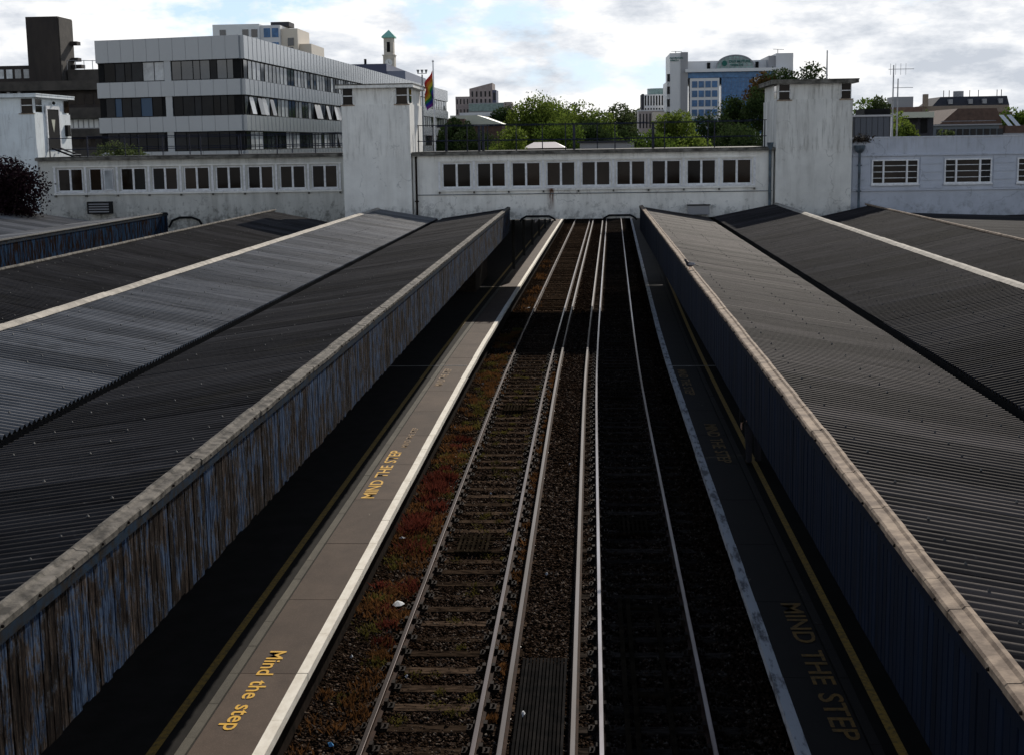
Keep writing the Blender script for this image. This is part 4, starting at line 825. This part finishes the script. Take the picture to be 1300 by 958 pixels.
# clock tower
T = thing('clock_tower', 'slender pale stone clock tower with green pyramid cap on the skyline', 'tower', (-88.9,600,0))
part('shaft', MB().box(-2.5,2.5,0,5,-.6,47), PORT, T); part('belfry', MB().box(-2.1,2.1,.4,4.6,47.5,54.8), PORT, T); part('cornice', MB().box(-2.8,2.8,-.3,5.3,47.001,47.5), PORT, T); part('eaves', MB().box(-2.9,2.9,-.4,5.4,54.801,55.4), COPPER, T)
part('cap', MB().add([(-2.9,-.4,55.4),(2.9,-.4,55.4),(2.9,5.4,55.4),(-2.9,5.4,55.4),(0,2.5,58.4)], [(0,1,4),(1,2,4),(2,3,4),(3,0,4)]), COPPER, T)
part('belfry_opening', MB().box(-.7,.7,.3,.39,48.6,53), BLACK, T)
cf = MB(); n = 24; cf.add([(1.6*math.cos(6.283*i/n),-.12,44+1.6*math.sin(6.283*i/n)) for i in range(n)]+[(1.6*math.cos(6.283*i/n),-.001,44+1.6*math.sin(6.283*i/n)) for i in range(n)], [tuple(range(n))]+[(i,i+n,(i+1)%n+n,(i+1)%n) for i in range(n)])
F_ = part('clock_face', cf, FRAME, T); part('hand', MB().add([(-.1,-.16,44),(.1,-.16,44),(-.3,-.16,45.3)], [(0,1,2)]), BLACK, F_); part('hand', MB().add([(-.1,-.16,43.9),(0,-.16,44.1),(.9,-.16,43.4)], [(0,1,2)]), BLACK, F_)
# navy block
T = thing('navy_block', 'flat navy clad building top between the office roof and clock tower', 'building', (0,0,0))
part('wall', MB().box(-54,-45,300,340,-.6,25.8), NAVYB, T); part('side_wing', MB().box(-44.99,-40.9,300.4,338,-.6,24.2), clad('slate_blue_cladding',(.16,.18,.25)), T); part('flue', MB().tube([(-50.5,305,25.8),(-50.5,305,27.2)], .3), BLACK, T)
T = thing('floodlight_mast', 'thin mast with three bowl lamps between the office and the rainbow flag', 'mast', (at(536,100,200)[0],200,0)); part('mast', MB().tube([(0,0,0),(0,0,18.2)], .12), GREYP, T)
for x in (-.6,0,.6): part('lamp_bowl', MB().tube([(x,0,18.4),(x,0,18.9)], [.08,.24], 8), GREYP, T)
part('arm', MB().tube([(-.7,0,18.35),(.7,0,18.35)], .05), GREYP, T)
# distant brick flats and lower buildings in the middle
T = thing('distant_flats', 'angular brick and glass flats far beyond the trees left of centre', 'building', (0,0,0))
block(T, 'left_wing', -49.7, -44.6, 500, 515, -.6, 25.2, BRICK3, (4,7), GLASS_F, ww=.35, wh=.5)
part('tall_wing', MB().add([(-44.5,500,-.6),(-36,500,-.6),(-36,515,-.6),(-44.5,515,-.6),(-44.5,500,28),(-36,500,30),(-36,515,30),(-44.5,515,28)], [(0,3,2,1),(4,5,6,7),(0,1,5,4),(1,2,6,5),(2,3,7,6),(3,0,4,7)]), BRICK3, T)
o = T.children[-1] if T.children else None
for i in range(5):
    for j in range(3): ob('window', MB().box(-.3,.3,-.1,0,-1,1).mesh('window', GLASS_F), T, (-43.4+1.6*i,500,20.4+2.8*j))
block(T, 'right_wing', -35.99, -34.6, 500, 512, -.6, 27.4, NAVYB, (1,6), GLASS_F); block(T, 'glass_hall', -44.4, -31.4, 494, 499.9, -.6, 22.6, GREYP, (16,1), GLASS_BLUE, wh=.1, ww=.85)
part('glass_front', MB().box(-44.2,-31.8,493.7,493.99,19.6,22.3), GLASS_GREEN, T); block(T, 'end_wing', -31.39, -28.6, 494, 505, -.6, 22.8, BRICK3)
T = thing('sports_hall', 'low hall with pale cream roof and white fascia beside the dark shrubs', 'building', (0,0,0))
part('wall', MB().box(-33,-19.6,300,330,-.6,11.9), BRICK1, T); part('roof', MB().add([(-31,299,14.2),(-25,299,14.2),(-19,299,12.1),(-31,299,12.1),(-31,329,14.3),(-25,329,14.3),(-19,329,12.1),(-31,329,12.1)], [(0,3,2,1),(0,1,5,4),(1,2,6,5),(3,0,4,7)]), CREAM, T)
part('white_roof', MB().box(-32,-18.8,331,360,14.6,15.5), FRAME, T); block(T, 'brick_stair', -33, -27.5, 296, 298.9, -.6, 13.4, BRICK1, (2,4), GLASS_F)
# hotel
T = thing('glass_office', 'tall office with blue curtain glass, arched glazed top and grey end towers', 'building', (0,0,0))
o = block(T, 'left_tower', 23.1, 28.2, 398, 420, -.6, 33.0, HOTW); part('tower_side', MB().box(26.2,28.3,397.7,398,-.6,33.2), GREYP, T)
for j in range(6): ob('window', MB().box(-.4,.4,-.15,0,-1.1,1.1).mesh('window', GLASS_F), o, (22.7,398.0,8+3.6*j))
part('stepped_side', MB().box(22.3,23.09,400,420,-.6,25), HOTW, T)
block(T, 'right_tower', 53.6, 58.5, 398, 420, -.6, 32.4, HOTW); part('right_tower_recess', MB().box(51.6,53.59,399,418,24,31.8), GREYP, T)
part('parapet_wall', MB().box(28.4,52,404,418,24.2,30.9), HOTW, T); part('cornice', MB().box(27.5,57.2,396.5,404,27.4,28.3), HOTW, T)
part('glass_band', MB().box(28.3,53,398.2,404,25.8,27.39), GLASS_BLUE, T)
for x in (34.3, 48.4): part('louvre_opening', MB().box(x,x+.9,403.6,403.99,28.4,30.4), BLACK, T)
cg = MB().box(38,47,398.6,404,-.6,25.79).mesh('curtain_wall', GLASS_BLUE); G = ob('curtain_wall', cg, T)
mu = MB()
for i in range(13): mu.box(38+.74*i,38.06+.74*i,398.5,398.59,3,27.3)
for j in range(8): mu.box(38,47,398.5,398.59,3.5+3*j,3.57+3*j)
part('mullions', mu, clad('mullion_blue',(.06,.13,.24)), T)
for nm, xa, xb, n in (('left_bay',28.9,37.4,4),('right_bay',47.5,54,3)):
    o = part(nm, MB().box(xa,xb,398,404,-.6,25.7), HOTW, T); me = MB().box(-.76,.76,-.2,-.05,-.92,.92).mesh('window', GLASS_BLUE)
    for i in range(n):
        for j in range(6): ob('window', me, o, (xa+1.35+1.93*i,398,23.95-2.7*j))
n = 20; av = [(42.3+5.5*math.cos(math.pi*i/n),28.3+4.0*math.sin(math.pi*i/n)**.8) for i in range(n+1)]; ar = MB()
ar.add([(x,402,z if z > 0 else 0) for x,z in av]+[(x,412,z) for x,z in av], [tuple(range(n,-1,-1))]+[(i,i+1,i+n+2,i+n+1) for i in range(n)])
o = part('arched_glazing', ar, GLASS_GREEN, T)
fr = MB()
for i in range(-4,5): fr.box(42.5+i*1.05-.05,42.5+i*1.05+.05,401.85,401.99,28.3,28.3+3.95*math.sqrt(max(0,1-(i*1.05/5.7)**2))**.8)
for z in (29.3,30.3,31.3): h_ = 5.4*math.sqrt(max(0,1-((z-28.3)/4.0)**2.5)); fr.box(42.5-h_,42.5+h_,401.85,401.99,z-.05,z+.05)
fr.tube([(x,401.9,z) for x,z in av], .22); part('glazing_frame', fr, GREYP, T)
GS = M('green_sign', (.03,.13,.10), (.02,.10,.08))
def sign(txt, x, y, z, s, par, sx=1):
    cu = bpy.data.curves.new('sign_lettering', 'FONT'); cu.body = txt; cu.size = s; cu.align_x = 'CENTER'; cu.extrude = .03; cu.offset = .02; tmp = bpy.data.objects.new('tmp', cu); COL.objects.link(tmp)
    me = bpy.data.meshes.new_from_object(tmp.evaluated_get(bpy.context.evaluated_depsgraph_get())); bpy.data.objects.remove(tmp); me.materials.clear(); me.materials.append(GS)
    o = ob('sign_lettering', me, par, (x,y,z), (math.pi/2,0,0)); o.scale.x = sx
sign('OLD MUTUAL', 43.6, 401.6, 30.2, 1.0, T, 1.0); sign('WEALTH', 42.7, 401.6, 29.2, .9, T)
part('sign_emblem', MB().ball((39.2,401.6,30.0),.75,1,.1,1.1,10,8), GS, T); sign('OLD MUTUAL', 24.9, 397.6, 31.4, .62, T); sign('WEALTH', 24.3, 397.6, 30.7, .6, T)
mb = MB()
for x0 in (25.2, 55.0): mb.tube([(x0-1.4,405,34.0),(x0+1.8,405,33.8)], .08); mb.tube([(x0,405,32.5),(x0,405,34)], .12)
part('roof_aerials', mb, STEEL, T)
T = thing('striped_flats', 'grey and white striped flats with rounded glass top, left of the blue glass office', 'building', (0,0,0))
block(T, 'wall', 16.9, 24.8, 430, 445, -.6, 22.4, HOTW, (9,6), GLASS_F, ww=.5, wh=.8); part('glass_top', MB().prism([(18+3.4*(1-math.cos(a)) if False else 21.6+3.5*math.cos(a), 437+4*math.sin(a)) for a in [6.283*i/16 for i in range(16)]], 22.4, 24.4), GLASS_GREEN, T); part('dark_corner', MB().box(16.2,16.89,430,444,-.6,22.6), SLATE, T)
T = thing('pink_terrace', 'pinkish terraced block with vertical ribs below the striped flats', 'building', (0,0,0))
block(T, 'wall', 14.6, 22.6, 415, 428, -.6, 16.9, PINKP, (8,3), GLASS_F, ww=.4, wh=.75); part('white_cornice', MB().box(14.5,22.7,414.8,428,16.901,17.3), HOTW, T); block(T, 'corner_shop', 18.6, 22.8, 405, 414.7, -.6, 16.4, APTB)
for i, x in enumerate((11.5, 14.6)):
    T = thing('parked_van', ['white van on the road among the trees left of the blue glass office', 'white van close to the pinkish terrace behind the railing'][i], 'van', (x, 300+i*20, 7.2), 'white vans far beyond the railing')
    part('body', MB().prism([(-.95,0),(.95,0),(.95,4.6),(-.95,4.6)], .4, 2.2), FRAME, T); part('windscreen', MB().box(-.8,.8,-.03,0,1.3,1.95), GLASS, T)
    for sx in (-.8,.8):
        for y in (.9,3.7): part('wheel', MB().tube([(sx-.1,y,.35),(sx+.1,y,.35)], .35, 10), BLACK, T)
part('embankment_road', MB().box(9,16.8,290,360,-.6,7.2), GREYP, None, kind='structure')
T = thing('grey_shed', 'long flat-roofed grey shed low behind the bridge railing', 'building', (0,0,0)); part('wall', MB().box(-1.2,4.8,150,158,-.6,7.9), GREYP, T); part('roof', MB().box(-1.5,5.1,149.6,158.4,7.901,8.1), SLATE, T)
T = thing('low_brick_house', 'low brick house with pale pitched roof seen through the railing', 'building', (0,0,0)); part('wall', MB().box(-7.2,-3.2,150,157,-.6,7.4), BRICK1, T); part('roof', MB().add([(-7.6,149.6,7.4),(-2.8,149.6,7.4),(-2.8,157.4,7.4),(-7.6,157.4,7.4),(-6.4,153,8.05),(-4.0,153,8.05)], [(0,1,5,4),(1,2,5),(2,3,4,5),(3,0,4)]), PINKP, T)
# right-hand buildings
T = thing('hospital_block', 'long brick and beige building with dark mansard roof and rooftop plant', 'building', (0,0,0))
o = block(T, 'beige_wall', 84, 106.2, 352, 370, -.6, 15.6, BEIGE); 
o2 = block(T, 'lower_brick', 85, 106.5, 350, 352, -.6, 13.9, BRICK2, (22,1), GLASS_F, ww=.45, wh=.06)
part('mansard', MB().add([(87,352,15.6),(106.2,352,15.6),(106.2,368,15.6),(87,368,15.6),(89.5,354,17.9),(106.0,353.5,17.9),(106.0,366,17.9),(89.5,366,17.9)], [(4,5,6,7),(0,1,5,4),(1,2,6,5),(2,3,7,6),(3,0,4,7)]), SLATE, T)
for x in (91,96,99.5,103.5): part('dormer', MB().box(x,x+1,351.7,354,16.0,17.2), GREYP, T)
block(T, 'left_brick_wing', 76.5, 84, 350, 366, -.6, 15.4, BRICK2, (8,1), GLASS_F, ww=.4, wh=.05); part('glazed_plant', MB().box(77.3,82.4,353,360,15.41,18.1), GREYP, T); part('chimney', MB().box(84.6,85.7,351,352.6,15.4,18.6), BEIGE, T); part('plant_drum', MB().tube([(95,358,17.9),(95,358,19.4)], 1.3, 14), GREYP, T)
for x in (91,92.4,97.6,99.8,104.5,105.6): part('roof_mast', MB().tube([(x,357,17.9),(x,357,19.6)], .1), SLATE, T)
part('brick_annexe', MB().box(72.5,76.4,352,362,-.6,14.6), BRICK1, T)
T = thing('brick_hall', 'reddish brown brick hall with sloped left gable before the long hospital-like block', 'building', (0,0,0))
x0, _, _ = at(1193,160,240); x1 = at(1272,160,240)[0]; zt = at(1230,138,240)[2]
part('wall', MB().add([(x0,240,-.6),(x1,240,-.6),(x1,260,-.6),(x0,260,-.6),(x0,240,zt-2.6),(x0+3,240,zt),(x1-1,240,zt),(x1,240,zt-2.6),(x0,260,zt-2.6),(x0+3,260,zt),(x1-1,260,zt),(x1,260,zt-2.6)],
   [(0,1,7,6,5,4),(4,5,9,8),(5,6,10,9),(6,7,11,10),(1,2,11,7),(3,0,4,8)]), BRICK1, T); part('lean_to', MB().box(x1+.01,x1+4,238,250,-.6,zt-3), BRICK1, T)
for i in range(2): part('solar_panel', MB().add([(x1+.4+1.3*i,237.8,zt-3.1),(x1+1.2+1.3*i,237.8,zt-3.1),(x1+.2+1.3*i,240,zt-1.2),(x1-.6+1.3*i,240,zt-1.2)], [(0,1,2,3)]), HOTW, T)
T = thing('glazed_platform_building', 'long low grey glazed building with railed flat roof behind the pale blue parapet', 'building', (0,0,0))
xa = at(1184,170,130)[0]; xb = at(1268,170,130)[0]; zt = at(1220,158,130)[2]
o = part('wall', MB().box(xa,xb,130,140,-.6,zt-.12), clad('dark_slate_panel',(.09,.11,.13)), T); part('roof_edge', MB().box(xa-.2,xb+.2,129.7,140.2,zt-.119,zt), GREYP, T)
for i in range(10): part('window', MB().box(xa+.35+.63*i,xa+.82+.63*i,129.9,129.98,zt-1.25,zt-.45), GLASS_F, T)
part('roof_rail', MB().tube([(xa+1,131,zt+.3),(xb,131,zt+.3)], .03), STEEL, T)
T = thing('roof_hut', 'dark glazed rooftop hut directly right of the blotchy grey tower', 'hut', (0,0,0))
part('wall', MB().box(13.2,16.3,75,79,7.2,9.12), clad('dark_blue_grey_boards',(.02,.026,.038)), T); part('roof_edge', MB().box(13.1,16.4,74.8,79.2,9.121,9.22), GREYP, T); part('tank', MB().box(15.0,16.4,75.5,78,9.221,9.55), BLACK, T)
part('window', MB().box(13.25,14.3,74.93,74.99,7.4,8.9), GLASS, T); part('corner_post', MB().box(16.31,16.42,74.9,75.05,7.2,9.1), FRAME, T)
for i in range(6): part('board', MB().box(14.4+.31*i,14.68+.31*i,74.95,74.995,7.3,9.1), clad('hut_board',(.025,.033,.048)) if i == 0 else bpy.data.materials['hut_board'], T)
T = thing('flat_roof_shed', 'shed with pale green flat roof and black opening behind the lime bush', 'shed', (0,0,0))
xa = at(1140,150,110)[0]; xb = at(1182,150,110)[0]; zt = at(1160,150,110)[2]
part('roof', MB().box(xa,xb,109,116,zt,zt+.45), CREAM, T); part('wall', MB().box(xa+1.6,xb+.2,110,116,-.6,zt-.001), SLATE, T); part('opening', MB().box(xa+1.8,xb-.3,109.9,109.99,zt-1.2,zt-.1), BLACK, T)
T = thing('low_white_shed', 'small pale shed with brick pier at the right edge behind the parapet', 'shed', (0,0,0)); xa = at(1276,160,150)[0]; zt = at(1276,160,150)[2]
part('wall', MB().box(xa,xa+4,150,156,-.6,zt-1), clad('blue_white_board',(.4,.45,.55)), T); part('pier', MB().box(xa-1.4,xa-.5,149,150,-.6,zt), BRICK1, T); part('roof', MB().box(xa-.3,xa+4.2,149.5,156.5,zt-.999,zt-.8), GREYP, T)
# ================================================================== TREES
def crown_mesh(seed, w, h, n, leaf, clumps, mat, squash=1.0, ragged=.25):
    r = np.random.default_rng(seed)
    cc = r.normal(0, 1, (clumps,3)); cc /= np.linalg.norm(cc, axis=1)[:,None]; cc *= (r.uniform(.15,.85,clumps)**.6)[:,None]
    cc = cc*np.array([w/2, w/2, h/2]); cr = r.uniform(.16,.34,clumps)*min(w, h*1.2)
    k = r.integers(0, clumps, n); d = r.normal(0, 1, (n,3)); d /= np.linalg.norm(d, axis=1)[:,None]
    rad = (r.uniform(.35, 1, n)**.45)+np.abs(r.normal(0, ragged*.5, n)); p = cc[k]+d*(cr[k]*rad)[:,None]*np.array([1,1,.8]); p[:,2] += h/2
    a = r.normal(0,1,(n,3)); b = np.cross(a, d+r.normal(0,.6,(n,3))); a /= np.linalg.norm(a,axis=1)[:,None]; b /= np.linalg.norm(b,axis=1)[:,None]
    s = (leaf*r.uniform(.5,1.3,n))[:,None]; V = np.stack([p-a*s, p+b*s*.6, p+a*s, p-b*s*.6], 1)
    lo_, hi_ = np.percentile(V.reshape(-1,3), [1.5, 98.5], 0); V = (V-(lo_+hi_)/2)/(hi_-lo_)*np.array([w, w, h]); V[...,2] += h/2
    me = bpy.data.meshes.new('crown'); me.vertices.add(n*4); me.vertices.foreach_set('co', V.ravel()); me.loops.add(n*4); me.loops.foreach_set('vertex_index', np.arange(n*4))
    me.polygons.add(n); me.polygons.foreach_set('loop_start', np.arange(0,n*4,4)); me.polygons.foreach_set('loop_total', np.full(n,4)); me.update(calc_edges=True); me.materials.append(mat); return me
def tree(px, top, wpx, Y, mat, label, hfrac=None, seed=0, dens=1.0, base=0.0, cat='tree', name='tree', group='trees beyond the bridge building', leafpx=1.5, cr_h=None):
    x, _, zt = at(px, top, Y); w_ = wpx*Y/FOC; hh = cr_h*Y/FOC if cr_h else min(max(w_*1.15, 42*Y/FOC), zt-base-1.2)
    T = thing(name, label, cat, (x, Y, base), group)
    lf = leafpx*Y/FOC*1.2
    n = int(min(14000, 3.4*dens*(wpx*(hh*FOC/Y))/leafpx**2*1.2)); n = max(n, 900)
    ob('crown', crown_mesh(seed*13+int(px), w_*1.08, hh, n, lf, max(12, int(20*dens)), mat), T, (0,0,zt-base-hh))
    tk = MB(); rt = .03*hh+.08; zc = zt-base-hh*.5
    tk.tube([(0,0,-.3),(.03*w_,0,zc*.5),(0,.02*w_,zc),(.02*w_,0,zc+hh*.25)], [rt*1.3,rt,rt*.7,rt*.2], 7)
    for i in range(5):
        a = i*1.3+seed; tk.tube([(0,0,zc-hh*.25),(math.cos(a)*w_*.18,math.sin(a)*w_*.18,zc),(math.cos(a)*w_*.32,math.sin(a)*w_*.32,zc+hh*.2)], [rt*.5,rt*.3,rt*.08], 5)
    part('trunk', tk, BARK, T)
TT = [
 (578,156,44,190,LF_DARK,'dark shrubby tree right beside the office end, behind the flag'),
 (600,170,50,150,LF_DARK,'low dark bush in front of the sports hall at the railing'),
 (643,138,36,330,LF_DARK,'small round dark tree right of the cream roofed hall'),
 (652,156,30,260,LF_OLIVE,'grey-green tree between the cream roof and the bright tall tree'),
 (680,128,70,210,LF_LIME,'tallest bright lime tree left of centre'),
 (645,168,50,140,LF_LIME,'low bright lime tree just behind the railing left of centre'),
 (700,134,52,240,LF_MID,'mid green tree leaning on the right of the tallest lime tree'),
 (717,137,34,300,LF_DARK,'dark rounded tree top in the middle of the treeline'),
 (737,142,62,230,LF_LIME,'broad sunlit lime tree right of the dark rounded top'),
 (712,160,60,170,LF_MID,'low mid green tree behind the railing in the middle'),
 (752,158,46,180,LF_DARK,'dark low tree under the broad lime tree'),
 (770,158,40,240,LF_MID,'small mid green tree ending the central clump'),
 (783,138,50,480,LF_OLIVE,'hazy grey-green tree in the distance at the gap over the tracks'),
 (810,140,40,520,LF_OLIVE,'distant pale tree touching the pinkish terrace'),
 (800,168,46,260,LF_DARK,'dark low bush in the gap right of the small house'),
 (758,152,40,420,LF_DARK,'far dark tree left of the gap over the tracks'),
 (858,146,50,200,LF_LIME,'bright lime tree in front of the blue glass office base'),
 (838,172,60,130,LF_MID,'mid green bush behind the railing left of the lime tree before the blue glass office'),
 (878,174,40,125,LF_LIME,'lime bush hard against the railing under the blue glass office bay windows'),
 (908,150,50,220,LF_DARK,'dark broad tree covering the foot of the blue glass office windows'),
 (936,127,44,230,LF_DARK,'tall dark tree standing before the blue curtain glass'),
 (925,166,56,180,LF_DARK,'low black-green tree right of the blue glass office bay, behind the railing'),
 (968,116,40,200,LF_DARK,'tall dark tree touching the blotchy tower, beside the blue glass office end'),
 (955,168,60,130,LF_DARK,'dark bush at the right end of the bridge railing'),
 (968,97,34,240,LF_AUT,'bronze tinted tree top just left of the blotchy tower cap'),
 (994,92,46,240,LF_DARK,'dark tree top showing above the left part of the blotchy tower'),
 (1029,87,52,240,LF_DARK,'dark tree top showing above the middle of the blotchy tower'),
 (1098,128,36,190,LF_MID,'mid green tree over the dark rooftop hut'),
 (1115,126,26,190,LF_OLIVE,'thin spiky tree top beside the aerial masts'),
 (1143,149,38,100,LF_LIME,'lime bush between the aerial masts and the flat roofed shed'),
 (1180,148,44,300,LF_MID,'green tree strip before the long brick block'),
 (1198,168,24,120,LF_OLIVE,'small grey-green shrub before the glazed low building'),
 (1290,142,40,300,LF_MID,'green tree at the right edge beyond the brick hall'),
 (148,188,70,95,LF_OLIVE,'low shrub beyond the left wing roof below the office'),
]
for i, (px, top, wp, Y, m, lb) in enumerate(TT):
    b = 0
    tree(px, top, wp, Y, m, lb, seed=i, dens=1.3, leafpx=1.35 if Y > 120 else 1.7, base=b, cat='tree')
part('far_treeline', MB().add([], []) if False else MB().box(-900,900,1400,1401,-.6,at(700,176,1400)[2]), LF_OLIVE, None, kind='structure')
# purple tree before the left tower
x, _, _ = at(8,200,62); T = thing('purple_tree', 'dark purple leaved tree in front of the bluish white tower', 'tree', (x, 62, 0))
ob('crown', crown_mesh(77, 2.9, 2.9, 14000, .08, 34, LF_PURP, ragged=.4), T, (0,0,4.55)); tk = MB().tube([(0,0,0),(.1,0,3),(0,.1,5.5),(.1,0,6.6)], [.2,.15,.1,.04])
for i in range(6): a = i*1.1; tk.tube([(0,0,4.2),(math.cos(a)*.7,math.sin(a)*.7,5.6),(math.cos(a)*1.2,math.sin(a)*1.2,6.6)], [.07,.04,.01], 5)
part('trunk', tk, BARK, T)
print('objects', len(bpy.data.objects))
